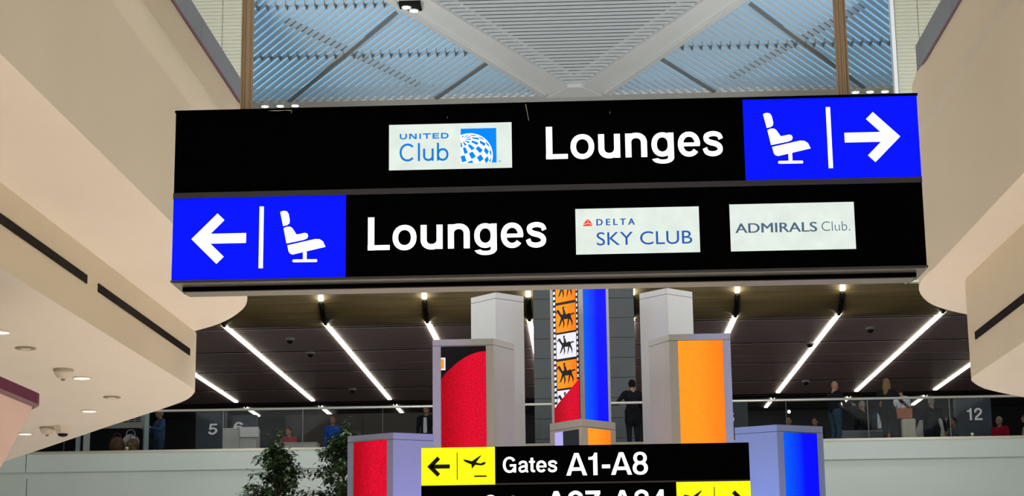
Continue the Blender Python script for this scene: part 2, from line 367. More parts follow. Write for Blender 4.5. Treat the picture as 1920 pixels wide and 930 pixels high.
for s, nm in ((-1, 'left'), (1, 'right')):
    roof_sheet('glazing', [(XC + s * vx_out(44.87), 44.87), (XC + s * vx_out(39.2), 39.2), (s * 15, 39.2), (s * 15, 44.87)], 0.34, M_SKYGLASS)
    b = MB()
    o_ = [(XC + s * vx_out(44.9), 44.9), (XC + s * vx_out(Y0), Y0)]; i_ = [(XC + s * vx_in(Y0), Y0), (XC + s * 0.03, 44.57)]
    P = o_ + i_
    b.add([rp(x, y, -0.06) for x, y in P] + [rp(x, y, 0.3) for x, y in P], [(0, 1, 2, 3), (4, 5, 6, 7), (0, 1, 5, 4), (1, 2, 6, 5), (2, 3, 7, 6), (3, 0, 4, 7)])
    b.build('diagonal_beam', M_ROOFW, roof)
    # raised lip along the lower side of the beam
    b = MB(); b.bar(rp(XC + s * (vx_out(44.7) + 0.02), 44.7, -0.09), rp(XC + s * (vx_out(Y0) + 0.02), Y0, -0.09), 0.16, 0.06); b.build('beam_lip', M_ROOFW, roof)
    # slats parallel to the opposite beam
    slat_dir = 0.783
    k = 0; x0 = 0.80
    while x0 < 14.5:
        # from (x0,Y1) inward towards the V
        den = slat_dir + DX / DY
        t = (x0 - (0.655 + (apex_o - Y1) * DX / DY)) / den
        yend = max(Y1 - t, 39.2); xe = x0 - slat_dir * (Y1 - yend)
        if Y1 - yend > 0.05:
            b = MB(); b.bar(rp(XC + s * x0, Y1, 0.0), rp(XC + s * xe, yend, 0.0), 0.042, 0.10); b.build('slat', M_SLAT, roof)
        x0 += 0.228; k += 1
    for xa, ya, xb, yb in ((7.38, 44.82, 4.13, 40.35), (3.58, 44.85, 2.13, 42.95)):
        b = MB(); b.bar(rp(XC + s * xa, ya, -0.045), rp(XC + s * xb, yb, -0.045), 0.10, 0.05); b.build('grey_bar', M_BAR, roof)
    b = MB(); b.bar(rp(XC + s * 6.86, 41.05, 0.2), rp(XC + s * 4.0, 44.57, 0.2), 0.12, 0.14); b.build('purlin', M_BAR, roof)
    b = MB()
    for yr in (42.32, 39.85):
        x0 = 0.80
        while x0 < 13.5:
            xx = x0 - slat_dir * (Y1 - yr)
            if xx > vx_out(yr) + 0.15: b.box(XC + s * xx - 0.007, XC + s * xx + 0.007, yr - 0.05, yr + 0.25, rz(yr) - 0.10, rz(yr) + 0.03)
            x0 += 0.228
    o = b.build('slat_joint', M_BAR, roof); o['kind'] = 'stuff'
roof_sheet('roof_deck', [(XC - vx_in(37), 37), (XC + vx_in(37), 37), (XC, 44.5)], 0.34, M_GREYROOF)
y = 44.40
while y > 37:
    w = vx_in(y)
    b = MB(); b.bar(rp(XC - w, y, 0.02), rp(XC + w, y, 0.02), 0.05, 0.055); b.build('slat', M_SLAT, roof)
    y -= 0.172
b = MB(); b.box(-15, 15, 44.87, 45.6, 15.18, 15.75); b.build('edge_beam', M_ROOFW, roof)
b = MB(); b.box(-15, 15, 44.80, 44.9, 15.22, 15.34); b.build('edge_lip', M_ROOFW, roof)
b = MB(); b.add([rp(XC - 0.72, 44.9, -0.075), rp(XC + 0.72, 44.9, -0.075), rp(XC + 0.18, 44.35, -0.075), rp(XC - 0.18, 44.35, -0.075)] + [rp(XC - 0.72, 44.9, 0.1), rp(XC + 0.72, 44.9, 0.1), rp(XC + 0.18, 44.35, 0.1), rp(XC - 0.18, 44.35, 0.1)],
                [(0, 1, 2, 3), (4, 5, 6, 7), (0, 1, 5, 4), (1, 2, 6, 5), (2, 3, 7, 6), (3, 0, 4, 7)]); b.build('node_plate', M_ROOFW, roof)
def roof_lamp(x, y, z, label):
    root = empty('roof_downlight', (x, y, z)); tag(root, label, 'downlight', 'small downlights set in the roof beams')
    b = MB(); b.lathe((0, 0, 0), [(0.115, 0), (0.12, -0.02), (0.10, -0.025)], 20); b.build('trim_ring', M_ROOFW, root)
    b = MB(); b.lathe((0, 0, -0.02), [(0.10, 0), (0.09, -0.012), (0.01, -0.014)], 20); b.build('lens', M_BULB, root)
for x, nm in ((-8.17, 'leftmost of three roof downlights beside the left sign pole'), (-7.77, 'middle one of three roof downlights beside the left sign pole'), (-7.38, 'rightmost of three roof downlights beside the left sign pole'),
              (7.12, 'leftmost of three roof downlights beside the right sign pole'), (7.49, 'middle one of three roof downlights beside the right sign pole'), (7.87, 'rightmost of three roof downlights beside the right sign pole')):
    roof_lamp(x, 45.12, 15.18, nm)
box('lamp_recess', -4.12, -3.62, 39.78, 40.22, rz(40) - 0.13, rz(40) + 0.0, M_BLACK, roof)
roof_lamp(-3.96, 39.93, rz(39.93) - 0.13, 'upper of two downlights in the left diagonal roof beam')
roof_lamp(-3.80, 40.10, rz(40.1) - 0.13, 'lower of two downlights in the left diagonal roof beam')

def ribbed(name, x0, x1, y, z0, z1, parent):
    v = []; f = []; z = z0; i = 0
    while z <= z1:
        for dz, dy in ((0, 0), (0.05, 0), (0.062, 0.02), (0.074, 0.02)):
            v += [(x0, y + dy, z + dz), (x1, y + dy, z + dz)]
        z += 0.086
    for i in range(len(v) // 2 - 1): f.append((2 * i, 2 * i + 1, 2 * i + 3, 2 * i + 2))
    return mesh_obj(name, v, f, M_RIB, parent)
rib = struct(empty('wall_upper_left'), 'ribbed cream wall high behind the left balcony', 'wall')
ribbed('ribbed_sheet', -8.06, -7.47, 39.0, 9.0, 18.5, rib); ribbed('ribbed_sheet', -16, -8.075, 39.0, 9.0, 18.5, rib)
box('backing', -16, -7.47, 39.03, 39.18, 9.0, 18.5, M_RIB, rib)
rib = struct(empty('wall_upper_right'), 'ribbed cream wall high behind the right balcony', 'wall')
ribbed('ribbed_sheet', 7.12, 7.62, 39.0, 9.0, 18.5, rib); ribbed('ribbed_sheet', 7.635, 16, 39.0, 9.0, 18.5, rib)
box('backing', 7.06, 16, 39.03, 39.18, 9.0, 18.5, M_RIB, rib)
box('edge_strip', 7.02, 7.10, 38.97, 39.18, 9.0, 18.5, M_ROOFW, rib)

# ------------------------------------------------------------------ mezzanine
par = struct(empty('wall_parapet'), 'white parapet wall below the mezzanine glass', 'wall')
for x0, x1 in ((-20, -13.41), (-13.39, 20)):
    box('parapet_panel', x0, x1, 43.0, 43.5, 5.56, 5.99, M_WHITEPANEL, par)
    box('lower_panel', x0, x1, 43.12, 43.5, 0.0, 5.42, M_WHITEPANEL, par)
box('shadow_gap', -20, 20, 43.12, 43.5, 5.42, 5.56, M_WHITEPANEL, par)
box('steel_cap', -20, 20, 42.98, 43.25, 5.99, 6.045, M_STEEL, par)
struct(box('floor_mezzanine', -20, 20, 43.5, 71, 5.65, 5.95, M_MEZZFLOOR), 'dark mezzanine floor behind the glass', 'floor')
bal = empty('glass_balustrade', (0, 43.2, 6.045)); tag(bal, 'clear glass balustrade with a steel handrail along the mezzanine edge', 'balustrade')
xj = [4.77 + 1.925 * i for i in range(-12, 8)]
for a in xj:
    box('glass_panel', a + 0.012, a + 1.913, -0.008, 0.008, -0.02, 0.93, M_GLASS, bal)
    box('glass_joint', a - 0.007, a + 0.007, -0.006, 0.006, 0.0, 0.93, mat('glass_edge', (0.05, 0.075, 0.075), 0.3), bal)
b = MB(); b.tube([(-18.5, -0.02, 0.955), (18.5, -0.02, 0.955)], 0.032, 12); b.build('handrail', M_RAIL, bal, True)
# mezzanine ceiling
LX = [-12.6 + 2.785 * i for i in range(10)]
cm = struct(empty('ceiling_mezzanine'), 'dark timber slat ceiling above the mezzanine', 'ceiling')
xs = [-20] + LX + [20]
rows = [(48.95, 49.28), (49.48, 53.38), (53.62, 55.84), (55.98, 57.56), (57.80, 61.76), (62.04, 65.3)]
for r0, r1 in rows:
    for a, bb in zip(xs[:-1], xs[1:]):
        box('ceiling_panel', a + 0.05, bb - 0.05, r0, r1, 10.0, 10.012, M_WOOD, cm)
box('ceiling_void', -20, 20, 49.0, 71, 10.10, 10.2, M_DARKGAP, cm)
box('dark_bulkhead', -20, 20, 65.4, 65.8, 9.93, 10.09, M_DARKGAP, cm)
box('rear_ceiling', -20, 20, 65.8, 71, 10.03, 10.09, mat('rear_ceiling_grey', (0.12, 0.125, 0.11), 0.5), cm)
arc = [(48.95, 10.0), (48.6, 10.01), (48.25, 10.08), (47.95, 10.22), (47.74, 10.42), (47.62, 10.68), (47.56, 11.1), (47.54, 12.0), (47.54, 15.6)]
for a, bb in zip(xs[:-1], xs[1:]):
    v = []; f = []
    for yy, zz in arc: v += [(a + 0.05, yy, zz), (bb - 0.05, yy, zz)]
    for i in range(len(arc) - 1): f.append((2 * i, 2 * i + 1, 2 * i + 3, 2 * i + 2))
    o = mesh_obj('curved_fascia', v, f, M_WOODF, cm, True)
    md = o.modifiers.new('solid', 'SOLIDIFY'); md.thickness = 0.04; md.offset = 0
for x in LX:
    v = []; f = []
    for yy, zz in arc: v += [(x - 0.06, yy + 0.06, zz + 0.03), (x + 0.06, yy + 0.06, zz + 0.03)]
    for i in range(len(arc) - 1): f.append((2 * i, 2 * i + 1, 2 * i + 3, 2 * i + 2))
    mesh_obj('slot_backing', v, f, M_WOODF, cm)
ordn = ['first', 'second', 'third', 'fourth', 'fifth', 'sixth', 'seventh', 'eighth', 'ninth', 'tenth']
for i, x in enumerate(LX):
    root = empty('linear_light', (x, 56.7, 10.0)); tag(root, 'slim linear ceiling light above the mezzanine, %s from the left' % ordn[i], 'ceiling light', 'linear lights in the timber ceiling')
    y = 48.55
    segs = [48.55, 52.6, 56.7, 60.8, 64.85]
    for a, c in zip(segs[:-1], segs[1:]):
        box('diffuser', -0.065, 0.065, a - 56.7 + 0.02, c - 56.7 - 0.02, -0.035, 0.03, M_LINE, root)
    box('channel', -0.07, 0.07, 48.5 - 56.7, 65.0 - 56.7, 0.03, 0.06, M_BLACK, root)
    b = MB(); b.tube([(0, yy - 56.7 - 0.02, zz - 10.0 - 0.02) for yy, zz in arc[1:5]], 0.062, 8); b.build('curved_channel', M_BLACK, root, True)
    box('top_lamp', -0.065, 0.065, 47.58 - 56.7, 47.76 - 56.7, 0.46, 0.60, M_LINE, root)
for i, x in enumerate(LX):
    if i in (4, 5): continue
    root = empty('short_linear_light', (x, 68.0, 10.03)); tag(root, 'short linear light at the rear of the ceiling, behind the %s long one' % ordn[i], 'ceiling light', 'short rear lights behind the long ceiling lights')
    box('diffuser', -0.06, 0.06, -1.35, 1.35, -0.04, 0.0, M_LINE, root)
    box('end_cap', -0.042, 0.042, -1.40, -1.35, -0.042, 0.0, M_BLACK, root)
for x, y, lb in ((-8.4, 51.0, 'small dome camera near the second long light'), (-8.2, 53.6, 'dark dome camera on the second ceiling joint, left side'), (-8.0, 61.9, 'dome camera on the rear ceiling joint, left side'),
                 (8.1, 51.0, 'small dome camera on the front ceiling joint, right side'), (6.7, 53.5, 'dark dome camera above the eighth long light'), (7.55, 61.9, 'dome camera above the bald man in black')):
    root = empty('dome_camera', (x, y, 10.0)); tag(root, lb, 'camera', 'dome cameras on the timber ceiling')
    b = MB(); b.lathe((0, 0, 0), [(0.13, 0), (0.13, -0.06), (0.11, -0.07)], 16); b.build('housing', mat('camera_white', (0.3, 0.28, 0.27), 0.5), root)
    b = MB(); b.lathe((0, 0, -0.07), [(0.095, 0), (0.075, -0.06), (0.02, -0.09)], 16); b.build('dome', M_BLACK, root, True)
# walls closing the mezzanine
struct(box('wall_back', -20, 20, 70.6, 71, 5.95, 10.2, M_TEALBLACK), 'dark wall at the rear of the mezzanine', 'wall')
struct(box('wall_mezzanine_left', -20, -19.8, 43.5, 71, 5.95, 10.2, M_TEALBLACK), 'dark side wall of the mezzanine on the left', 'wall')
struct(box('wall_mezzanine_right', 19.8, 20, 43.5, 71, 5.95, 10.2, M_TEALBLACK), 'dark side wall of the mezzanine on the right', 'wall')
# clad column
colr = struct(empty('wall_column'), 'grey clad square column behind the tall centre screen totem', 'column')
box('core', -1.26, 1.28, 46.05, 47.3, 5.95, 15.1, mat('column_joint', (0.03, 0.035, 0.038), 0.6), colr)
z = 5.95; k = 0
while z < 15.0:
    box('cladding_panel', -1.285, 1.305, 46.0, 46.05, z + 0.006, min(z + 0.509, 15.1), M_GREYCOL, colr)
    box('cladding_panel', -1.285, -1.26, 46.05, 47.3, z + 0.006, min(z + 0.509, 15.1), M_GREYCOL, colr)
    box('cladding_panel', 1.28, 1.305, 46.05, 47.3, z + 0.006, min(z + 0.509, 15.1), M_GREYCOL, colr)
    z += 0.515

# ------------------------------------------------------------------ lettering (drawn strokes, cap height 1)
def se(a, p=2.15):
    c, s = math.cos(a), math.sin(a)
    return math.copysign(abs(c) ** (2 / p), c), math.copysign(abs(s) ** (2 / p), s)
def ring(cx, cy, rx, ry, tx, ty, a0=0, a1=360, n=40, p=2.15):
    out = []
    A = [math.radians(a0 + (a1 - a0) * i / n) for i in range(n + 1)]
    for i in range(n):
        q = []
        for a, inner in ((A[i], 0), (A[i + 1], 0), (A[i + 1], 1), (A[i], 1)):
            c, s = se(a, p); X, Y = (rx - tx, ry - ty) if inner else (rx, ry)
            q.append((cx + c * X, cy + s * Y))
        out.append(q)
    return out
def rect(x0, y0, x1, y1): return [[(x0, y0), (x1, y0), (x1, y1), (x0, y1)]]
def stroke(pts, w, k=8):
    P = smooth_pts(pts, k) if len(pts) > 2 else pts
    n = len(P); out = []; sides = []
    for i in range(n):
        a = P[max(i - 1, 0)]; b = P[min(i + 1, n - 1)]
        dx, dy = b[0] - a[0], b[1] - a[1]; l = math.hypot(dx, dy) or 1
        ww = w if not isinstance(w, (list, tuple)) else w[0] + (w[1] - w[0]) * (1 - abs(2 * i / (n - 1) - 1))
        nx, ny = -dy / l * ww / 2, dx / l * ww / 2
        sides.append(((P[i][0] + nx, P[i][1] + ny), (P[i][0] - nx, P[i][1] - ny)))
    for i in range(n - 1): out.append([sides[i][0], sides[i + 1][0], sides[i + 1][1], sides[i][1]])
    return out
S = 0.19; T = 0.155
GL = {
 'L': (0.80, rect(0.075, 0, 0.075 + S + .01, 1) + rect(0.075, 0, 0.76, 0.15)),
 'o': (0.85, ring(0.425, 0.365, 0.375, 0.385, 0.175, T)),
 'n': (0.85, rect(0.085, 0, 0.085 + S, 0.735) + ring(0.425, 0.45, 0.345, 0.305, S, T + .01, 0, 165, 26) + rect(0.77 - S, 0, 0.77, 0.46)),
 'u': (0.85, rect(0.77 - S, 0, 0.77, 0.735) + ring(0.425, 0.285, 0.345, 0.30, S, T + .01, 180, 345, 26) + rect(0.08, 0.275, 0.08 + S, 0.735)),
 'g': (0.85, ring(0.405, 0.375, 0.345, 0.375, 0.17, T) + rect(0.765 - S, -0.04, 0.765, 0.735) + ring(0.415, -0.03, 0.35, 0.185, S, 0.125, 192, 362, 26)),
 'e': (0.78, ring(0.395, 0.365, 0.35, 0.385, 0.17, T, -2, 322, 40) + rect(0.10, 0.30, 0.735, 0.415)),
 's': (0.76, stroke([(0.62, 0.505), (0.56, 0.63), (0.375, 0.675), (0.185, 0.62), (0.165, 0.50), (0.265, 0.415), (0.47, 0.355), (0.585, 0.255), (0.56, 0.115), (0.375, 0.052), (0.18, 0.10), (0.11, 0.235)], (0.145, 0.17))),
 'a': (0.76, stroke([(0.13, 0.50), (0.20, 0.63), (0.375, 0.68), (0.545, 0.635), (0.595, 0.50), (0.595, 0.30)], 0.15) + rect(0.515, 0.10, 0.675, 0.52) + stroke([(0.59, 0.16), (0.62, 0.05), (0.715, 0.055)], 0.11) + stroke([(0.60, 0.40), (0.40, 0.385), (0.18, 0.31), (0.135, 0.18), (0.22, 0.07), (0.38, 0.065), (0.54, 0.14), (0.60, 0.28)], 0.145)),
 't': (0.46, rect(0.12, 0.13, 0.12 + S, 0.93) + rect(0.015, 0.61, 0.42, 0.735) + stroke([(0.203, 0.20), (0.235, 0.085), (0.42, 0.068)], 0.145)),
 'G': (1.06, ring(0.515, 0.5, 0.455, 0.52, 0.185, 0.15, 32, 330, 44) + rect(0.53, 0.385, 0.955, 0.53) + rect(0.80, 0.0, 0.955, 0.53)),
 'A': (0.98, [[(0.0, 0), (0.20, 0), (0.545, 1), (0.385, 1)], [(0.98, 0), (0.78, 0), (0.435, 1), (0.595, 1)]] + rect(0.24, 0.21, 0.74, 0.36)),
 '1': (0.66, [[(0.07, 0.69), (0.30, 0.69), (0.30, 0.87), (0.21, 0.82), (0.07, 0.81)], [(0.29, 0), (0.485, 0), (0.485, 1), (0.35, 1), (0.29, 0.85)]]),
 '-': (0.46, rect(0.04, 0.30, 0.42, 0.465)),
 '8': (0.78, ring(0.39, 0.735, 0.315, 0.275, 0.165, 0.125) + ring(0.39, 0.285, 0.355, 0.30, 0.175, 0.135)),
 '2': (0.78, stroke([(0.135, 0.635), (0.165, 0.82), (0.385, 0.93), (0.61, 0.82), (0.605, 0.62), (0.40, 0.41), (0.20, 0.24), (0.15, 0.08)], 0.168) + rect(0.055, 0, 0.725, 0.155)),
 '7': (0.78, rect(0.06, 0.84, 0.73, 1.0) + stroke([(0.64, 0.88), (0.44, 0.58), (0.34, 0.28), (0.315, 0.0)], 0.18)),
 '3': (0.78, stroke([(0.14, 0.70), (0.18, 0.85), (0.385, 0.935), (0.59, 0.84), (0.58, 0.63), (0.34, 0.545)], 0.16) + stroke([(0.34, 0.525), (0.60, 0.43), (0.635, 0.25), (0.40, 0.065), (0.17, 0.13), (0.12, 0.31)], 0.165)),
 '4': (0.78, rect(0.43, 0, 0.60, 1.0) + rect(0.04, 0.21, 0.735, 0.36) + [[(0.04, 0.36), (0.20, 0.33), (0.53, 1.0), (0.42, 1.0)]]),
 '5': (0.78, rect(0.16, 0.845, 0.69, 1.0) + [[(0.10, 0.46), (0.25, 0.46), (0.32, 1.0), (0.175, 1.0)]] + stroke([(0.17, 0.49), (0.38, 0.585), (0.60, 0.48), (0.625, 0.27), (0.40, 0.065), (0.19, 0.12), (0.125, 0.27)], 0.165)),
 '6': (0.78, ring(0.40, 0.325, 0.335, 0.34, 0.165, 0.13) + stroke([(0.145, 0.34), (0.16, 0.66), (0.29, 0.88), (0.46, 0.93), (0.62, 0.84), (0.65, 0.74)], 0.155)),
 ' ': (0.35, []),
}
def thin(w):                        # light rounded letters
    return {
 'C': (1.0, ring(0.50, 0.5, 0.45, 0.51, w, w, 42, 318, 40, 2.1)),
 'l': (0.27, rect(0.08, 0, 0.08 + w, 1.02)),
 'u': (0.78, rect(0.70 - w, 0, 0.70, 0.70) + ring(0.40, 0.29, 0.30, 0.30, w, w, 180, 350, 26, 2.1) + rect(0.10, 0.28, 0.10 + w, 0.70)),
 'b': (0.82, rect(0.10, 0, 0.10 + w, 1.02) + ring(0.425, 0.345, 0.325, 0.36, w, w, 0, 360, 40, 2.1))}
def wide(w):                        # wide heavy capitals
    return {
 'U': (1.5, rect(0.15, 0.38, 0.15 + w, 1) + rect(1.30 - w, 0.38, 1.30, 1) + ring(0.725, 0.40, 0.575, 0.42, w, w * .85, 180, 360, 26)),
 'N': (1.55, rect(0.15, 0, 0.15 + w, 1) + rect(1.35 - w, 0, 1.35, 1) + [[(0.15, 1), (0.15 + w * 1.25, 1), (1.35, 0), (1.35 - w * 1.25, 0)]]),
 'I': (0.72, rect(0.22, 0, 0.22 + w, 1)),
 'T': (1.45, rect(0.05, 1 - w * .85, 1.35, 1) + rect(0.70 - w / 2, 0, 0.70 + w / 2, 1)),
 'E': (1.35, rect(0.15, 0, 0.15 + w, 1) + rect(0.15, 0, 1.2, w * .8) + rect(0.15, 1 - w * .8, 1.2, 1) + rect(0.15, 0.5 - w * .4, 1.1, 0.5 + w * .4)),
 'D': (1.5, rect(0.15, 0, 0.15 + w, 1) + rect(0.15, 0, 0.75, w * .85) + rect(0.15, 1 - w * .85, 0.75, 1) + ring(0.75, 0.5, 0.60, 0.5, w, w * .85, -90, 90, 26))}
def word(name, s, x, z, cap, width, m, y, parent, G=GL):
    adv = 0; glyphs = []
    for ch in s:
        w_, P = G[ch]
        if P: glyphs.append([[(px + adv, pz) for px, pz in q] for q in P])
        adv += w_
    xs_ = [p[0] for g in glyphs for q in g for p in q]; lo, hi = min(xs_), max(xs_); k = width / (hi - lo)
    for g in glyphs:
        flat(name, [[(x + (px - lo) * k, z + pz * cap) for px, pz in q] for q in g], m, lambda u, v: (u, y, v), parent)
def font_word(name, s, x, z, cap, width, m, y, parent, off=0.0):
    c = bpy.data.curves.new(name, 'FONT'); c.body = s; c.size = 1; c.offset = off; c.resolution_u = 5
    o = bpy.data.objects.new(name, c); COL.objects.link(o); bpy.context.view_layer.update()
    me = bpy.data.meshes.new_from_object(o.evaluated_get(bpy.context.evaluated_depsgraph_get()))
    COL.objects.unlink(o); bpy.data.objects.remove(o)
    X = [v.co.x for v in me.vertices]; Z = [v.co.y for v in me.vertices]
    x0, x1, z1 = min(X), max(X), max(Z)
    for v in me.vertices: v.co = (x + (v.co.x - x0) / (x1 - x0) * width, y, z + v.co.y / z1 * cap)
    adj = {}
    for p in me.polygons:
        for vi in p.vertices: adj.setdefault(vi, []).append(p.index)
    seen = set()
    for p in me.polygons:                       # one object for each letter
        if p.index in seen: continue
        st = [p.index]; seen.add(p.index); isl = []
        while st:
            f = st.pop(); isl.append(f)
            for vi in me.polygons[f].vertices:
                for g in adj[vi]:
                    if g not in seen: seen.add(g); st.append(g)
        ids = sorted({vi for f in isl for vi in me.polygons[f].vertices}); mp_ = {vi: k for k, vi in enumerate(ids)}
        mesh_obj('letter', [me.vertices[i].co[:] for i in ids], [[mp_[vi] for vi in me.polygons[f].vertices] for f in isl], m, parent)
SEAT = dict(
 head=[(-0.128, 0.141), (-0.124, 0.146), (-0.107, 0.15), (-0.091, 0.146), (-0.081, 0.131), (-0.074, 0.093), (-0.077, 0.076), (-0.09, 0.067), (-0.111, 0.062)],
 back=[(-0.108, 0.05), (-0.09, 0.058), (-0.071, 0.058), (-0.059, 0.049), (-0.035, 0.012), (0.01, 0.021), (0.025, 0.017), (0.03, 0.002), (0.024, -0.011), (0.004, -0.019), (-0.091, -0.037)],
 seat=[(-0.086, -0.048), (0.071, -0.015), (0.094, -0.017), (0.113, -0.03), (0.127, -0.061), (-0.056, -0.101), (-0.072, -0.094), (-0.079, -0.081)],
 post=[(0.002, -0.085), (0.023, -0.086), (0.023, -0.133), (0.002, -0.132)],
 base=[(-0.052, -0.129), (0.078, -0.13), (0.083, -0.139), (0.078, -0.146), (-0.051, -0.145), (-0.058, -0.138)])
PLANE = [(-0.136, 0.064), (-0.124, 0.073), (-0.091, 0.066), (-0.039, 0.052), (0.055, 0.114), (0.067, 0.114), (0.007, 0.039), (0.054, 0.025), (0.088, 0.04), (0.119, 0.04), (0.099, 0.013), (0.066, 0.003), (-0.003, 0.012), (-0.04, -0.032), (-0.045, 0.016), (-0.105, 0.042)]
PLANE_LINE = [(-0.015, -0.105), (0.122, -0.106), (0.122, -0.122), (-0.015, -0.121)]
def arrow(s, L, H, t):             # tip at origin, pointing to -x when s=1
    d = t * 0.7071; k = H
    shaft = [(s * t * 0.8, -t / 2), (s * L, -t / 2), (s * L, t / 2), (s * t * 0.8, t / 2)]
    up = [(0, 0), (s * k, k), (s * (k + d), k - d), (s * 2 * d, 0)]
    dn = [(0, 0), (s * 2 * d, 0), (s * (k + d), -k + d), (s * k, -k)]
    return [shaft, up, dn]
def at_(polys, x, z): return [[(x + a, z + b) for a, b in q] for q in polys]

# ------------------------------------------------------------------ big hanging lounge sign
SY = 9.8
sg = empty('lounge_sign', (-0.2, SY, 3.55)); tag(sg, 'large black illuminated hanging sign with blue ends pointing to lounges', 'sign')
ox, oy, oz = -0.2, SY, 3.55
def sbox(name, x0, x1, y0, y1, z0, z1, m, bevel=0.0): return box(name, x0 - ox, x1 - ox, y0 - oy, y1 - oy, z0 - oz, z1 - oz, m, sg, bevel)
sbox('housing', -2.285, 1.885, SY + 0.02, SY + 0.36, 3.547, 4.525, M_HOUS)
sbox('top_cap', -2.287, 1.889, SY + 0.0, SY + 0.37, 4.521, 4.533, M_FACE)
fu = sbox('upper_face', -2.283, 0.916, SY + 0.008, SY + 0.022, 4.052, 4.521, M_FACE)
fl = sbox('lower_face', -1.311, 1.884, SY + 0.008, SY + 0.022, 3.552, 4.02, M_FACE)
sbox('divider', -2.285, 1.885, SY + 0.0, SY + 0.022, 4.020, 4.052, M_DIV)
pr = sbox('blue_panel', 0.916, 1.884, SY + 0.006, SY + 0.022, 4.052, 4.519, M_BLUE); pr['label'] = 'glowing blue panel with seat and right arrow'
pl = sbox('blue_panel', -2.283, -1.311, SY + 0.006, SY + 0.022, 3.553, 4.020, M_BLUE); pl['label'] = 'glowing blue panel with left arrow and seat'
sbox('lower_frame', -2.287, 1.889, SY + 0.0, SY + 0.37, 3.541, 3.552, M_HOUS)
sbox('bottom_plate', -2.270, 1.872, SY + 0.0, SY + 0.37, 3.536, 3.541, M_HOUS2)
sbox('tray', -2.245, 1.845, SY + 0.12, SY + 0.27, 3.512, 3.536, M_FACE)
sbox('tray_plate', -2.235, 1.835, SY + 0.122, SY + 0.268, 3.507, 3.512, M_HOUS2)
yo = SY - 0.001 - oy
PL = lambda u, v: (u - ox, yo, v - oz)
def sword(name, s, x, z, cap, width, m, par, G=GL): return word(name, s, x - ox, z - oz, cap, width, m, yo, par, G)
sword('letter', 'Lounges', -0.188, 4.199, 0.187, 0.986, M_WHITE, fu)
sword('letter', 'Lounges', -1.186, 3.700, 0.187, 0.992, M_WHITE, fl)
for prt, sx, sz, ax, az, s, bx, bz in ((pl, -1.55, 3.786, -2.175, 3.785, 1, -1.783, 3.787), (pr, 1.155, 4.288, 1.779, 4.284, -1, 1.388, 4.287)):
    polys = at_(arrow(s, 0.307, 0.144, 0.056), ax, az)
    flat('arrow', polys, M_WHITE, PL, prt)
    flat('seat_symbol', at_(SEAT.values(), sx, sz), M_WHITE, PL, prt)
    flat('bar', rect(bx - 0.012, bz - 0.176, bx + 0.012, bz + 0.176), M_WHITE, PL, prt)
def logo_panel(x0, x1, z0, z1):
    return sbox('logo_panel', x0, x1, SY + 0.004, SY + 0.022, z0, z1, M_LOGO)
lg1 = logo_panel(-1.070, -0.380, 4.157, 4.420); lg2 = logo_panel(-0.032, 0.651, 3.653, 3.911); lg3 = logo_panel(0.820, 1.504, 3.653, 3.918)
sword('letter', 'UNITED', -1.009, 4.333, 0.032, 0.275, M_LBLUE2, lg1, G=wide(0.26))
TH = thin(0.12)
sword('letter', 'Club', -1.010, 4.205, 0.102, 0.275, M_LBLUE2, lg1, G=TH)
# globe emblem on a blue square
q0x, q0z, q = -0.666, 4.187, 0.200
flat('emblem_square', [[(q0x, q0z), (q0x + q, q0z), (q0x + q, q0z + q), (q0x, q0z + q)]], M_LBLUE, PL, lg1)
PL2 = lambda u, v: (u - ox, yo - 0.0008, v - oz)
PL3 = lambda u, v: (u - ox, yo - 0.0016, v - oz)
gc = Vector((0.25, 0.215)); R_ = 0.645
disc = []
for i in range(64):
    a = 2 * PI * i / 64; disc.append((gc.x + R_ * math.cos(a), gc.y + R_ * math.sin(a)))
def clip(poly):
    for ax_, val, sg_ in ((0, 0, 1), (0, 1, -1), (1, 0, 1), (1, 1, -1)):
        out = []
        for i in range(len(poly)):
            a, b2 = poly[i], poly[(i + 1) % len(poly)]
            ia, ib = sg_ * (a[ax_] - val) >= 0, sg_ * (b2[ax_] - val) >= 0
            if ia: out.append(a)
            if ia != ib:
                t = (val - a[ax_]) / (b2[ax_] - a[ax_]); out.append((a[0] + (b2[0] - a[0]) * t, a[1] + (b2[1] - a[1]) * t))
        poly = out
        if len(poly) < 3: return None
    return poly
TOQ = lambda P: [(q0x + a * q, q0z + b2 * q) for a, b2 in P]
flat('emblem_globe', [TOQ(clip(disc))], M_WHITE, PL2, lg1)
pole = Vector((-0.36, 0.74, 0.0)); pole.z = math.sqrt(max(0, 1 - pole.x ** 2 - pole.y ** 2))
e1 = pole.cross(Vector((0, 0, 1))).normalized(); e2 = pole.cross(e1)
cells = []
lats = [8, 26, 47, 67, 86, 104, 120]
for li in range(len(lats) - 1):
    nm_ = 24
    for mj in range(nm_):
        if (mj + li) % 2: continue
        poly = []; ok = True
        la0, la1 = lats[li] + 2.2, lats[li + 1] - 0.5
        for la, mm_ in [(la0, 0), (la0, .5), (la0, 1), (la1, 1), (la1, .5), (la1, 0)]:
            th = math.radians(la); ph = 2 * PI * (mj + mm_) / nm_
            p = pole * math.cos(th) + (e1 * math.cos(ph) + e2 * math.sin(ph)) * math.sin(th)
            if p.z < 0.03: ok = False
            poly.append((gc.x + R_ * 0.96 * p.x, gc.y + R_ * 0.96 * p.y))
        if not ok: continue
        c_ = clip(poly)
        if c_: cells.append(TOQ(c_))
flat('emblem_grid', cells, M_LBLUE, PL3, lg1)
flat('registered_mark', [[(a * 0.004 - 0.447, b2 * 0.004 + 4.194) for a, b2 in [(math.cos(t * PI / 4), math.sin(t * PI / 4)) for t in range(8)]]], M_LSLATE, PL, lg1)
def fword(s, x, z, cap, width, m, par, off=0.0, dy=0.0): return font_word('lettering', s, x - ox, z - oz, cap, width, m, yo - dy, par, off)
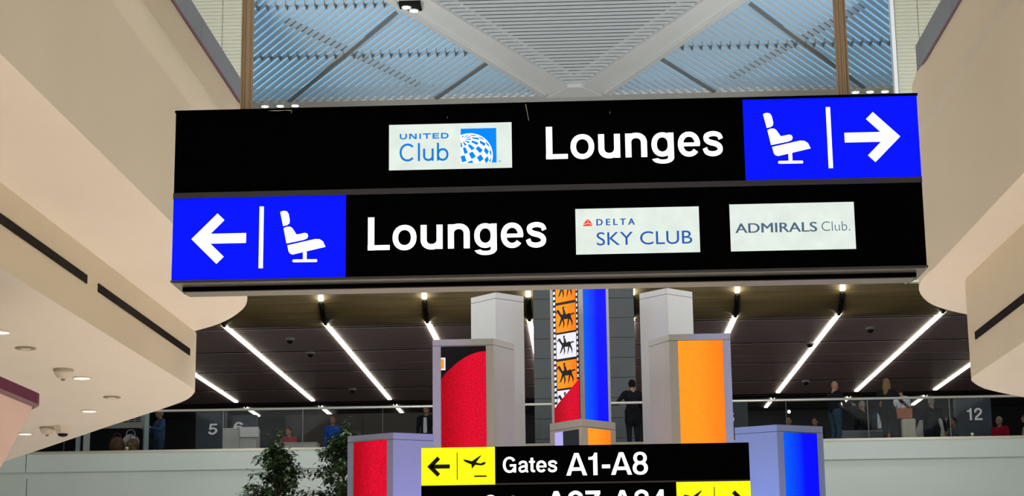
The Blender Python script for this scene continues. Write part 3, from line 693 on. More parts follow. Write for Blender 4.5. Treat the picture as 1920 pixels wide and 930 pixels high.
flat('emblem_triangle', [[(0.009, 3.822), (0.0355, 3.853), (0.0355, 3.828)], [(0.0375, 3.853), (0.062, 3.822), (0.0375, 3.828)], [(0.009, 3.818), (0.036, 3.825), (0.062, 3.818), (0.058, 3.812), (0.012, 3.811)]], M_LRED, PL, lg2)
fword('D E L T A', 0.083, 3.814, 0.036, 0.211, M_LNAVY, lg2, 0.008)
fword('D E L T A', 0.0855, 3.814, 0.036, 0.211, M_LNAVY, lg2, 0.008, 0.0006)
fword('SKY CLUB', 0.083, 3.701, 0.074, 0.526, M_LNAVY, lg2)
fword('ADMIRALS', 0.847, 3.754, 0.054, 0.446, M_LSLATE, lg3)
fword('ADMIRALS', 0.850, 3.754, 0.054, 0.446, M_LSLATE, lg3, 0.0, 0.0006)
fword('Club.', 1.321, 3.755, 0.054, 0.155, M_LSLATE, lg3, -0.012)
for x in (-1.915, 1.506):
    p = empty('hanging_pole', (x - ox, 0.19, 4.53 - oz)); p.parent = sg
    b = MB(); b.lathe((0, 0, 0), [(0.034, 0), (0.034, 12.0)], 20); b.build('tube', M_POLE, p)
    for k in range(4):
        a = -2.5 + k * 0.62
        b = MB(); b.lathe((0.036 * math.cos(a), 0.036 * math.sin(a), 0), [(0.006, 0), (0.006, 12.0)], 6); b.build('rib', M_POLE, p)
flat('scuff', [[(-1.76, 4.519), (-1.70, 4.515), (-1.66, 4.518), (-1.63, 4.515), (-1.62, 4.520), (-1.73, 4.5205)], [(-1.625, 4.518), (-1.621, 4.518), (-1.622, 4.500), (-1.624, 4.500)]], mat('scuffed_metal', (0.45, 0.4, 0.32), 0.4), PL, sg)
flat('scratch', [[(-0.302, 4.521), (-0.296, 4.521), (-0.281, 4.425), (-0.284, 4.425)], [(-0.742, 4.45), (-0.738, 4.45), (-0.738, 4.459), (-0.742, 4.459)], [(0.17, 4.468), (0.173, 4.468), (0.175, 4.455), (0.172, 4.455)]], mat('scratched_metal', (0.35, 0.33, 0.30), 0.5), PL, sg)

# ------------------------------------------------------------------ gates sign
gs = empty('gates_sign', (0, 20, 0)); tag(gs, 'black illuminated sign with yellow ends listing gate numbers', 'sign')
def gbox(name, x0, x1, y0, y1, z0, z1, m): return box(name, x0, x1, y0, y1, z0, z1, m, gs)
gbox('housing', -1.82, 1.787, 0.02, 0.3, 2.79, 3.643, M_HOUS)
gfu = gbox('upper_face', -1.005, 1.785, 0.008, 0.022, 3.24, 3.643, M_FACE)
gfl = gbox('lower_face', -1.82, 0.979, 0.008, 0.022, 2.79, 3.222, M_FACE)
gbox('divider', -1.005, 0.979, 0.004, 0.022, 3.222, 3.240, M_DIV)
yl = gbox('yellow_panel', -1.818, -1.005, 0.006, 0.022, 3.228, 3.640, M_YELLOW); yr_ = gbox('yellow_panel', 0.979, 1.787, 0.006, 0.022, 2.80, 3.222, M_YELLOW)
PG = lambda u, v: (u, -0.002, v)
flat('arrow', at_(arrow(1, 0.250, 0.112, 0.045), -1.753, 3.432), M_INK, PG, yl)
flat('bar', rect(-1.426, 3.284, -1.417, 3.582), M_INK, PG, yl)
flat('plane_symbol', at_([PLANE, PLANE_LINE], -1.22, 3.433), M_INK, PG, yl)
flat('plane_symbol', at_([PLANE, PLANE_LINE], 1.19, 3.010), M_INK, PG, yr_)
flat('bar', rect(1.386, 2.861, 1.395, 3.163), M_INK, PG, yr_)
flat('arrow', at_(arrow(-1, 0.250, 0.112, 0.045), 1.725, 3.010), M_INK, PG, yr_)
word('letter', 'Gates', -0.918, 3.354, 0.170, 0.598, M_WHITE, -0.002, gfu)
word('letter', 'A1-A8', -0.222, 3.311, 0.245, 0.896, M_WHITE, -0.002, gfu)
word('letter', 'Gates', -1.13, 2.94, 0.170, 0.598, M_WHITE, -0.002, gfl)
word('letter', 'A27-A34', -0.455, 2.897, 0.245, 1.325, M_WHITE, -0.002, gfl)
for x in (-1.3, 1.3): gbox('leg', x - 0.06, x + 0.06, 0.08, 0.24, 0, 2.79, M_HOUS)

# ------------------------------------------------------------------ screen totems
def totem(label, c, L, Rr, z, m_body, cap_h, screens, inset=0.012):
    """c front corner, L / Rr the ends of the left and right faces (plan), z top."""
    cx, cy = c
    root = empty('screen_totem', (cx, cy, 0)); tag(root, label, 'totem', 'stepped screen totems in the hall')
    l = (L[0] - cx, L[1] - cy); r = (Rr[0] - cx, Rr[1] - cy)
    plan = [(0, 0), r, (l[0] + r[0], l[1] + r[1]), l]
    b = MB(); b.prism(plan, 0, z - cap_h - 0.008); b.build('body', m_body, root)
    g = 0.004
    mx, my = (l[0] + r[0]) / 2, (l[1] + r[1]) / 2
    b = MB(); b.prism([(mx + (x - mx) * 0.985, my + (y - my) * 0.985) for x, y in plan], z - cap_h - 0.008, z - cap_h); b.build('joint', M_SDARK, root)
    b = MB(); b.prism(plan, z - cap_h, z); b.build('cap', m_body, root)
    for face, fn in screens:
        e = l if face == 'L' else r
        ln = math.hypot(*e); ux, uy = e[0] / ln, e[1] / ln
        nx, ny = (uy, -ux)
        if ny > 0: nx, ny = -nx, -ny
        def place(u, v, d=0.006, ux=ux, uy=uy, nx=nx, ny=ny): return (ux * u + nx * d, uy * u + ny * d, v)
        fn(root, ln, place)
    return root
def slab(name, place, u0, u1, z0, z1, m, root, d0=-0.002, d1=0.006):
    v = [place(u, zz, d) for d in (d0, d1) for u, zz in ((u0, z0), (u1, z0), (u1, z1), (u0, z1))]
    return mesh_obj(name, v, [(0, 1, 2, 3), (4, 5, 6, 7), (0, 1, 5, 4), (1, 2, 6, 5), (2, 3, 7, 6), (3, 0, 4, 7)], m, root)
def simple_screen(m, a, c, z0, z1):
    def fn(root, ln, place): slab('screen', place, ln * a, ln * c, z0, z1, m, root)
    return fn
def red_arc_screen(root, ln, place):
    u0, u1 = 0.125 * ln, 0.862 * ln                    # u runs from the corner to the left
    root = slab('screen', place, u0, u1, 0.4, 6.352, M_SBLACK, root)
    w = u1 - u0
    pts = [(u0, 0.4), (u1, 0.4)]
    for i in range(25):
        t = i / 24                                       # from left edge to the right edge
        uu = u1 - w * t; zz = 5.80 + 0.46 * math.sin(min(1, t * 1.02) * PI / 2) ** 0.85
        pts.append((uu, zz))
    flat('red_image', [pts], M_SRED, lambda u, v: place(u, v, 0.008), root)
    flat('film_frame', [[(u1, 5.955), (u1 - 0.075, 5.955), (u1 - 0.075, 6.165), (u1, 6.165)]], M_SWHITE, lambda u, v: place(u, v, 0.010), root)
    flat('film_image', [[(u1, 5.98), (u1 - 0.05, 5.98), (u1 - 0.05, 6.14), (u1, 6.14)]], M_SORANGE, lambda u, v: place(u, v, 0.012), root)
HORSE = [[(-.30, .08), (-.24, .16), (.0, .13), (.20, .17), (.30, .10), (.27, -.02), (.05, -.06), (-.22, -.03)],
         [(-.24, .16), (-.30, .08), (-.44, .24), (-.47, .36), (-.38, .37)], [(-.47, .36), (-.38, .37), (-.50, .22), (-.56, .24)],
         [(.28, .14), (.44, .16), (.50, .08), (.42, .10), (.29, .07)],
         [(-.26, .02), (-.16, -.03), (-.30, -.26), (-.42, -.34), (-.36, -.22)], [(-.20, -.02), (-.10, -.04), (-.06, -.24), (-.16, -.42), (-.14, -.22)],
         [(.12, -.04), (.22, -.02), (.14, -.26), (.06, -.42), (.08, -.24)], [(.18, -.02), (.28, .02), (.38, -.20), (.34, -.40), (.30, -.20)],
         [(-.14, .13), (.02, .13), (-.06, .34), (-.16, .36)], [(-.18, .36), (-.08, .36), (-.07, .46), (-.17, .46)]]
def film_screen(root, ln, place):
    u0, u1 = 0.07 * ln, 0.90 * ln
    root = slab('screen', place, u0, u1, 0.4, 8.8, M_SBLACK, root)
    fa, fb = 0.145 * ln, 0.80 * ln
    pl = lambda d: (lambda u, v: place(u, v, d))
    zs = [(8.03, 8.50, 1), (7.49, 7.98, 1), (6.94, 7.44, 1), (6.46, 6.905, 0), (5.92, 6.415, 1), (5.40, 5.885, 0)]
    for z0, z1, org in zs:
        flat('film_frame', [[(fa, z0), (fb, z0), (fb, z1), (fa, z1)]], M_SORANGE if org else M_SWHITE, pl(0.008), root)
        cx_, cz_, k = (fa + fb) / 2, (z0 + z1) / 2, (z1 - z0) * 0.92
        flat('horse_image', [[(cx_ - a * k, cz_ + b2 * k) for a, b2 in P] for P in HORSE], M_SBLACK, pl(0.010), root)
    sq = []
    zz = 5.3
    while zz < 8.7:
        sq += rect(u0 + 0.012, zz, fa - 0.014, zz + 0.055) + rect(fb + 0.014, zz, u1 - 0.012, zz + 0.055); zz += 0.098
    o = flat('sprocket_holes', sq, M_SWHITE, pl(0.009), root); o['kind'] = 'stuff'
    flat('red_image', [[(u0, 0.4), (u1, 0.4), (u1, 5.56), (u1 - 0.1, 5.66), (u0, 6.05)]], M_SRED, pl(0.013), root)
def base_left(root, ln, place):
    root = slab('screen', place, 0.10 * ln, 0.84 * ln, 0.4, 4.88, M_SDARK, root)
    flat('lilac_image', [[(0.58 * ln, 0.4), (0.84 * ln, 0.4), (0.84 * ln, 4.88), (0.58 * ln, 4.88)]], M_SLILAC, lambda u, v: place(u, v, 0.008), root)
totem('tall grey totem with a red arc on its screen', (-1.513, 30.0), (-2.537, 30.02), (-1.19, 30.62), 6.475, M_TOTEM, 0.105, [('L', red_arc_screen)])
totem('tall grey totem with an orange screen', (1.421, 30.0), (1.10, 30.60), (2.438, 29.985), 6.487, M_TOTEM, 0.105, [('R', simple_screen(M_SORANGE, 0.143, 0.873, 0.4, 6.375))])
totem('plain pale column rising behind the red arc totem', (-1.518, 31.0), (-1.979, 31.50), (-1.045, 31.45), 7.45, M_TOTEMW, 0.10, [])
totem('plain pale column rising behind the orange totem', (1.465, 31.0), (0.995, 31.48), (1.921, 31.42), 7.465, M_TOTEMW, 0.10, [])
totem('low blue-tinted totem with a red screen beside the trees', (-2.984, 28.0), (-3.746, 28.42), (-2.38, 28.33), 4.703, M_TOTEMB, 0.10, [('L', simple_screen(M_SRED, 0.135, 0.86, 0.4, 4.60))])
totem('low blue-tinted totem with a blue screen at the right', (2.937, 28.0), (2.32, 28.33), (3.688, 28.38), 4.726, M_TOTEMB, 0.10, [('R', simple_screen(M_SBLUE, 0.14, 0.86, 0.4, 4.61))])
totem('short grey totem standing in front of the film strip totem', (-0.057, 29.5), (-0.593, 30.15), (0.498, 30.13), 5.043, M_TOTEM, 0.12, [('L', base_left), ('R', simple_screen(M_SORANGE, 0.17, 0.84, 0.4, 4.90))])
totem('tallest slim totem with film strip and blue screens', (-0.05, 32.0), (-0.60, 32.52), (0.465, 32.50), 9.0, M_TOTEM, 0.10, [('L', film_screen), ('R', simple_screen(M_SBLUE, 0.10, 0.90, 0.4, 8.8))])

# ------------------------------------------------------------------ ficus trees
def tree(label, x, y, top, spread, low, nleaf, seed):
    rnd = random.Random(seed)
    root = empty('ficus_tree', (x, y, 0)); tag(root, label, 'tree', 'indoor ficus trees')
    b = MB(); b.lathe((0, 0, 0), [(0.42, 0), (0.5, 0.7), (0.5, 0.8), (0.44, 0.8), (0.42, 0.72)], 20); b.build('planter', M_POT, root)
    b = MB(); b.lathe((0, 0, 0.70), [(0.42, 0), (0.42, 0.03)], 20); b.build('soil', M_SOIL, root)
    b = MB(); lv = []; lf = []
    b.tube([(0, 0, 0.7), (0.03, 0.02, 2.0), (-0.02, 0, 3.4), (0.02, 0.01, top - 0.25)], [0.06, 0.05, 0.035, 0.008], 8)
    ends = []
    nb = 90
    for i in range(nb):
        t = (i + rnd.random()) / nb
        z0 = low + (top - 0.35 - low) * t
        a = rnd.random() * 2 * PI
        ln = spread * (0.55 + 0.6 * rnd.random()) * (1.05 - 0.78 * t ** 1.5)
        p0 = Vector((0, 0, z0)); p1 = p0 + Vector((math.cos(a) * ln * .55, math.sin(a) * ln * .55, ln * .35)); p2 = p0 + Vector((math.cos(a + .2) * ln, math.sin(a + .2) * ln, ln * .38))
        b.tube([p0, p1, p2], [0.014, 0.008, 0.003], 5)
        ends.append((p0, p1, p2))
    ends += [(Vector((0, 0, top - 0.6)), Vector((0.01, 0, top - 0.3)), Vector((0.02, 0, top)))] * 2
    b.build('stems', M_BARK, root)
    for i in range(nleaf):
        p0, p1, p2 = ends[rnd.randrange(len(ends))]
        t = 0.25 + 0.8 * rnd.random()
        p = (p0.lerp(p1, t * 2) if t < .5 else p1.lerp(p2, t * 2 - 1)) + Vector((rnd.gauss(0, .05), rnd.gauss(0, .05), rnd.gauss(0, .05)))
        a = rnd.random() * 2 * PI; el = rnd.uniform(-0.9, 0.25); ll = rnd.uniform(0.09, 0.15); wd = ll * 0.46
        d = Vector((math.cos(a) * math.cos(el), math.sin(a) * math.cos(el), math.sin(el)))
        s = d.cross(Vector((0, 0, 1))).normalized() * wd / 2; up = s.cross(d).normalized() * wd * 0.15
        k = len(lv); lv += [p, p + d * ll * .45 + s + up, p + d * ll, p + d * ll * .45 - s + up, p + d * ll * .5]
        lf += [(k, k + 1, k + 4), (k + 1, k + 2, k + 4), (k + 2, k + 3, k + 4), (k + 3, k, k + 4)]
    o = mesh_obj('foliage', lv, lf, M_LEAF, root); o['kind'] = 'stuff'
tree('slender leafy ficus tree, left one of the pair', -5.82, 34.0, 5.40, 0.80, 3.2, 5200, 3)
tree('taller leafy ficus tree beside the low red screen totem', -4.58, 34.2, 5.62, 0.92, 3.2, 6000, 11)

# ------------------------------------------------------------------ people on the mezzanine
FZ = 5.95
def ellip(c, r, n=12, m_=8):
    v = []; f = []
    for i in range(m_ + 1):
        t = PI * i / m_
        for k in range(n):
            a = 2 * PI * k / n; v.append((c[0] + r[0] * math.sin(t) * math.cos(a), c[1] + r[1] * math.sin(t) * math.sin(a), c[2] + r[2] * math.cos(t)))
    for i in range(m_):
        for k in range(n): f.append((i * n + k, i * n + (k + 1) % n, (i + 1) * n + (k + 1) % n, (i + 1) * n + k))
    return v, f
def capsule(a, b, r0, r1, n=10):
    a, b = Vector(a), Vector(b); d = (b - a); L = d.length; d.normalize()
    ref = Vector((0, 1, 0)) if abs(d.y) < 0.9 else Vector((1, 0, 0)); s = d.cross(ref).normalized(); u = s.cross(d)
    prof = [(-r0, 0.02), (-r0 * .7, r0 * .71), (0, r0), (L, r1), (L + r1 * .7, r1 * .71), (L + r1, 0.02)]
    v = []; f = []
    for t, r in prof:
        for k in range(n): v.append(a + d * t + (s * math.cos(2 * PI * k / n) + u * math.sin(2 * PI * k / n)) * (r if r != 0.02 else 0.002))
    for i in range(5):
        for k in range(n): f.append((i * n + k, i * n + (k + 1) % n, (i + 1) * n + (k + 1) % n, (i + 1) * n + k))
    f += [list(range(n))[::-1], list(range(5 * n, 6 * n))]
    return v, f
def pmat(name, col, rough=0.9): return mat(name, col, rough, noise=(12, 0.15), spec=0.06)
SKIN = pmat('skin', (0.36, 0.20, 0.13), 0.6); SHOE = pmat('dark_shoe', (0.02, 0.02, 0.02))
def person(label, x, y, h, rz_, top, legs, hair, skin=SKIN, sit=False, arms=((-.08, .02, -1.0), (.08, .02, -1.0)), fore=((0, .25, -1), (0, .25, -1)), long_hair=False, coat=False, z=FZ, bulk=1.0, collar=None):
    """faces +y before rotation; arms / fore = direction of upper arm and forearm for left, right."""
    H = h
    root = empty('person', (x, y, z), rz_); tag(root, label, 'person', 'people on the mezzanine')
    hip = 0.52 if not sit else 0.285
    dz = hip - 0.52
    Z = lambda t: (t + dz) * H
    caps = []    # (a,b,r0,r1,mat index)
    def C(a, b, r0, r1, m): caps.append((Vector(a), Vector(b), r0 * H, r1 * H, m))
    B = bulk
    C((-.035 * H, 0, Z(.535)), (.035 * H, 0, Z(.535)), .070 * B, .070 * B, 1)
    C((0, 0, Z(.56)), (0, .005 * H, Z(.70)), .078 * B, .082 * B, 0)
    C((-.05 * H, 0, Z(.745)), (.05 * H, 0, Z(.745)), .072 * B, .072 * B, 0)
    C((-.095 * H * B, -.005 * H, Z(.805)), (.095 * H * B, -.005 * H, Z(.805)), .042, .042, 0)
    C((0, -.008 * H, Z(.82)), (0, .004 * H, Z(.885)), .036, .031, 2)
    hc = Vector((0, .014 * H, Z(.932)))
    for s in (-1, 1):
        hipj = Vector((s * .052 * H, 0, Z(.52)))
        if sit: knee = hipj + Vector((s * .02 * H, .235 * H, .0)); ank = knee + Vector((0, -.02 * H, -.24 * H))
        else: knee = Vector((s * .058 * H, .012 * H, Z(.285))); ank = Vector((s * .06 * H, -.008 * H, Z(.045)))
        C(hipj, knee, .062 * B, .042, 1); C(knee, ank, .043, .028, 1); C(ank + Vector((0, -.012 * H, -.015 * H)), ank + Vector((s * .01 * H, .085 * H, -.022 * H)), .024, .020, 3)
        if coat: C((s * .04 * H, 0, Z(.56)), (s * .05 * H, 0, Z(.40)), .080, .072, 0)
        i = 0 if s < 0 else 1
        sh = Vector((s * .112 * H * B, -.005 * H, Z(.80)))
        el = sh + Vector(arms[i]).normalized() * .175 * H; wr = el + Vector(fore[i]).normalized() * .145 * H
        C(sh, el, .036, .029, 0); C(el, wr, .029, .020, 0)
        fd = (wr - el).normalized(); palm = wr + fd * .035 * H
        C(wr, palm, .017, .019, 2)
        side = fd.cross(Vector((0, 1, 0.2))).normalized()
        for q in range(4):
            o_ = side * (q - 1.5) * .0105 * H; l_ = (.036, .044, .047, .040)[q] * H
            k_ = palm + o_ + fd * .014 * H; m1 = k_ + fd * l_ * .5 + Vector((0, .006 * H, 0))
            C(k_, m1, .0062, .0058, 2); C(m1, m1 + fd * l_ * .45 + Vector((0, .012 * H, 0)), .0056, .0048, 2)
        th = wr + fd * .018 * H + side * (-s) * .018 * H
        C(th, th + fd * .03 * H + side * (-s) * .014 * H + Vector((0, .01 * H, 0)), .0078, .0065, 2)
    mb = MB()
    for a, b, r0, r1, m in caps: mb.add(*capsule(a, b, r0, r1))
    heads = [(hc, (.047 * H, .056 * H, .068 * H)), (hc + Vector((0, .030 * H, -.038 * H)), (.032 * H, .028 * H, .030 * H)), (hc + Vector((0, .057 * H, -.008 * H)), (.009 * H, .013 * H, .016 * H)),
             (hc + Vector((-.047 * H, -.002 * H, -.004 * H)), (.007 * H, .012 * H, .018 * H)), (hc + Vector((.047 * H, -.002 * H, -.004 * H)), (.007 * H, .012 * H, .018 * H))]
    for c, r in heads: mb.add(*ellip(c, r))
    o = mb.build('body', [top, legs, skin, SHOE], root)
    md = o.modifiers.new('remesh', 'REMESH'); md.mode = 'VOXEL'; md.voxel_size = 0.0165
    sm = o.modifiers.new('smooth', 'SMOOTH'); sm.iterations = 2; sm.factor = 0.5
    bpy.context.view_layer.update()
    me = bpy.data.meshes.new_from_object(o.evaluated_get(bpy.context.evaluated_depsgraph_get()))
    o.modifiers.clear(); old = o.data; o.data = me; bpy.data.meshes.remove(old)
    me.materials.clear()
    for mm in (top, legs, skin, SHOE): me.materials.append(mm)
    for p in me.polygons:
        c = p.center; best = 1e9; bi = 0
        for a, b, r0, r1, m in caps:
            ab = b - a; t = max(0, min(1, (c - a).dot(ab) / max(ab.length_squared, 1e-9)))
            d = (c - (a + ab * t)).length - (r0 + (r1 - r0) * t)
            if d < best: best = d; bi = m
        if (c - hc).length < .075 * H: bi = 2
        p.material_index = bi; p.use_smooth = True
    # face and hair
    for s in (-1, 1):
        e = MB(); e.add(*ellip(hc + Vector((s * .018 * H, .050 * H, .004 * H)), (.0065 * H, .004 * H, .004 * H), 8, 6)); e.build('eye', SHOE, root)
    e = MB(); e.add(*ellip(hc + Vector((0, .056 * H, -.034 * H)), (.014 * H, .004 * H, .0035 * H), 8, 6)); e.build('mouth', pmat('lips', (0.28, 0.10, 0.08)), root)
    if hair:
        e = MB()
        v, f = ellip(hc + Vector((0, -.010 * H, .010 * H)), (.052 * H, .056 * H, .066 * H), 16, 12)
        v = [((a, min(b, hc.y + .030 * H) if c < hc.z + .035 * H else b, max(c, hc.z - .045 * H))) for a, b, c in v]
        e.add(v, f)
        if long_hair:
            e.add(*capsule(hc + Vector((0, -.035 * H, -.02 * H)), hc + Vector((0, -.060 * H, -.16 * H)), .046 * H, .036 * H, 12))
            e.add(*capsule(hc + Vector((-.038 * H, -.01 * H, -.02 * H)), hc + Vector((-.05 * H, -.035 * H, -.15 * H)), .024 * H, .018 * H, 10))
            e.add(*capsule(hc + Vector((.038 * H, -.01 * H, -.02 * H)), hc + Vector((.05 * H, -.035 * H, -.15 * H)), .024 * H, .018 * H, 10))
        e.build('hair', hair, root, True)
    if collar:
        e = MB(); P = [(-.022, .80), (.022, .80), (.03, .62), (.028, .56), (-.028, .56), (-.03, .62)]
        n = len(P); yy = .078 * H * B
        e.add([(a * H, yy, Z(b)) for a, b in P] + [(a * H, yy + .016 * H, Z(b)) for a, b in P], [list(range(n)), list(range(n, 2 * n))] + [(i, (i + 1) % n, n + (i + 1) % n, n + i) for i in range(n)])
        e.build('shirt_front', collar, root)
    return root
BLK = pmat('black_cloth', (0.012, 0.013, 0.016)); JEAN = pmat('blue_jeans', (0.035, 0.075, 0.12)); DKJ = pmat('dark_trousers', (0.015, 0.018, 0.025))
NAVYC = pmat('navy_cloth', (0.02, 0.045, 0.09)); BLUEC = pmat('bright_blue_cloth', (0.02, 0.10, 0.50)); REDC = pmat('crimson_cloth', (0.30, 0.006, 0.025))
WHC = pmat('white_cloth', (0.60, 0.64, 0.70)); GREYC = pmat('slate_cloth', (0.10, 0.12, 0.14)); DENIM = pmat('denim_cloth', (0.05, 0.10, 0.19)); CREAM = pmat('cream_cloth', (0.45, 0.42, 0.33))
HB = pmat('black_hair', (0.012, 0.010, 0.009)); HBR = pmat('light_brown_hair', (0.20, 0.125, 0.065)); HG = pmat('grey_hair', (0.30, 0.26, 0.21)); HD = pmat('dark_brown_hair', (0.04, 0.025, 0.018))
person('person in black seen from behind by the grey column', 1.155, 44.05, 1.72, 0.35, BLK, DKJ, HB, arms=((-.55, .2, -.8), (.2, .3, -1)), fore=((-.1, 1, .1), (-.2, .8, .1)), coat=True, bulk=1.12)
person('bald person in a black jacket and blue jeans behind the glass', 6.14, 44.75, 1.70, -1.0, BLK, JEAN, None, arms=((-.2, .3, -1), (.2, .3, -1)), fore=((.2, 1, .1), (-.2, 1, .1)), bulk=1.15)
person('grey-haired person in black turned away between two others', 7.46, 49.0, 1.72, 0.5, BLK, DKJ, HG, bulk=1.15)
person('person in a dark suit with an open white shirt', 7.98, 49.2, 1.74, 2.6, NAVYC, DKJ, HG, collar=WHC, bulk=1.05)
person('long-haired person in a dark coat reaching for a tan bag', 7.36, 44.35, 1.68, -0.5, BLK, DKJ, HBR, long_hair=True, coat=True, arms=((-.2, .2, -1), (.35, .5, -.8)), fore=((0, .5, -1), (.25, .9, -.35)), bulk=1.1)
person('person in a pale blue short-sleeved top behind the long-haired one', 7.86, 45.3, 1.62, 0.3, WHC, DKJ, HD, arms=((-.15, .1, -1), (.2, .1, -1)), fore=((0, .3, -1), (.1, .3, -1)), bulk=0.95)
person('grey-haired person in a long-sleeved black top, arms held out', 9.25, 48.7, 1.74, 0.25, BLK, DKJ, HG, arms=((-.6, .05, -.8), (.35, .05, -.95)), fore=((-.25, .2, -1), (.15, .1, -1)), bulk=1.22)
person('seated person in a crimson top near the right edge', 11.22, 49.6, 1.70, 2.3, REDC, DKJ, HG, sit=True, bulk=1.2)
person('seated person in a cream top cut by the right picture edge', 11.85, 49.2, 1.72, 1.3, CREAM, DKJ, HD, sit=True)
person('seated person in slate clothes below the number twelve', 9.95, 49.4, 1.66, 2.2, GREYC, DKJ, HD, sit=True)
person('dark-haired seated person above the low blue totem, left one', 5.42, 48.5, 1.66, 3.0, BLK, DKJ, HB, sit=True)
person('dark-haired seated person above the low blue totem, right one', 6.14, 48.7, 1.64, 2.7, BLK, DKJ, HD, sit=True)
person('person in a dark jacket and white collar beside the red arc totem', -4.25, 48.3, 1.72, 3.0, BLK, DKJ, HB, collar=WHC, bulk=1.1)
person('person in a bright blue jacket behind the ficus trees', -6.98, 49.8, 1.64, 3.0, BLUEC, DKJ, HBR)
person('person in denim standing by the portal frame', -11.45, 48.3, 1.74, 2.2, DENIM, JEAN, HG, bulk=1.1, arms=((-.4, .4, -.8), (.3, .4, -.9)), fore=((.3, 1, .2), (-.3, 1, .3)))
person('seated person in pink-red clothes behind the low counter', -8.0, 48.6, 1.60, 2.8, pmat('rose_cloth', (0.42, 0.05, 0.08)), DKJ, HD, sit=True)

# ------------------------------------------------------------------ mezzanine furniture and luggage
r = empty('suitcase', (7.80, 44.15, FZ)); tag(r, 'upright pale beige suitcase below the tan bag', 'suitcase')
o = box('shell', -0.165, 0.165, -0.11, 0.11, 0.06, 0.66, mat('beige_shell', (0.42, 0.42, 0.32), 0.45, noise=(30, 0.12, (1, 1, 0.1))), r, 0.03)
for k in range(5): box('rib', -0.13 + k * 0.065 - 0.012, -0.13 + k * 0.065 + 0.012, -0.117, -0.105, 0.10, 0.62, mat('beige_shell_rib', (0.38, 0.38, 0.29), 0.45), r)
for sx in (-1, 1):
    for sy in (-1, 1):
        b = MB(); b.tube([(sx * 0.13 - 0.012, sy * 0.08, 0.03), (sx * 0.13 + 0.012, sy * 0.08, 0.03)], 0.03, 10); b.build('wheel', M_BLACK, r)
b = MB(); b.tube([(-0.07, 0.09, 0.64), (-0.07, 0.09, 0.95), (0.07, 0.09, 0.95), (0.07, 0.09, 0.64)], 0.01, 6); b.build('pull_handle', M_BLACK, r)
r = empty('handbag', (7.72, 44.12, FZ + 0.665)); tag(r, 'tan leather handbag resting on the beige suitcase', 'handbag')
TAN = mat('tan_leather', (0.34, 0.12, 0.045), 0.5, noise=(9, 0.15))
b = MB(); b.add([(-.17, -.07, 0), (.17, -.07, 0), (.17, .07, 0), (-.17, .07, 0), (-.195, -.03, .25), (.195, -.03, .25), (.195, .03, .25), (-.195, .03, .25)], [(0, 3, 2, 1), (4, 5, 6, 7), (0, 1, 5, 4), (1, 2, 6, 5), (2, 3, 7, 6), (3, 0, 4, 7)]); o = b.build('bag_body', TAN, r)
md = o.modifiers.new('bevel', 'BEVEL'); md.width = 0.015; md.segments = 2
for yy in (-0.03, 0.03):
    b = MB(); b.tube(smooth_pts([(-.09, yy, .24), (-.07, yy, .33), (0, yy, .37), (.07, yy, .33), (.09, yy, .24)], 4), 0.008, 6); b.build('strap', TAN, r)
def cabinet(label, x, y, w, d, h, door_gap=True):
    r = empty('cabinet', (x, y, FZ)); tag(r, label, 'cabinet')
    box('body', -w / 2, w / 2, 0.02, d, 0, h, M_CABINET, r)
    n = 2
    for k in range(n): box('door', -w / 2 + k * w / n + 0.008, -w / 2 + (k + 1) * w / n - 0.008, 0, 0.02, 0.05, h - 0.02, M_CABINET, r)
    box('top', -w / 2 - 0.01, w / 2 + 0.01, -0.01, d + 0.01, h, h + 0.025, M_CABINET, r)
cabinet('tall pale cabinet with two doors below the number six', -8.88, 46.2, 0.88, 0.5, 0.93)
cabinet('pale cabinet partly hidden by the person with arms held out', 8.95, 49.6, 0.42, 0.4, 1.22)
cabinet('pale narrow cabinet between that person and the number twelve', 9.72, 50.2, 0.40, 0.4, 1.32)
cabinet('low grey counter behind the left ficus tree', -7.55, 47.0, 1.1, 0.5, 0.62)
r = empty('screen_board', (-8.62, 46.12, FZ + 0.70)); tag(r, 'rounded pale board fixed to the tall cabinet front', 'board')
box('board', -0.25, 0.25, 0.0, 0.04, 0, 0.27, mat('pale_board', (0.62, 0.64, 0.60), 0.4), r, 0.02)
box('frame', -0.235, 0.235, 0.04, 0.065, 0.015, 0.255, M_GREYCOL, r)
def pylon(label, x, y, w, num, nx, nz, cap, nw):
    r = empty('number_pylon', (x, y, FZ)); tag(r, label, 'pylon', 'numbered pylons on the mezzanine')
    box('panel', -w / 2, w / 2, 0, 0.3, 0, 2.12, M_NAVY, r)
    box('plinth', -w / 2 - 0.02, w / 2 + 0.02, -0.02, 0.32, 0, 0.1, M_GREYCOL, r)
    word('numeral', num, nx, nz, cap, nw, M_GREYNUM, -0.006, r)
pylon('navy pylon with the number twelve', 11.05, 52, 1.0, '12', -0.19, 7.435 - FZ, 0.345, 0.43)
pylon('navy pylon with the number five', -10.85, 52, 0.85, '5', -0.06, 7.395 - FZ, 0.31, 0.27)
pylon('navy pylon with the number six behind the tall cabinet', -10.05, 53.0, 0.7, '6', -0.32, 7.53 - FZ, 0.33, 0.29)
pylon('navy pylon beside the orange totem with a half hidden number', 4.30, 52, 0.7, '6', -0.33, 7.47 - FZ, 0.33, 0.29)
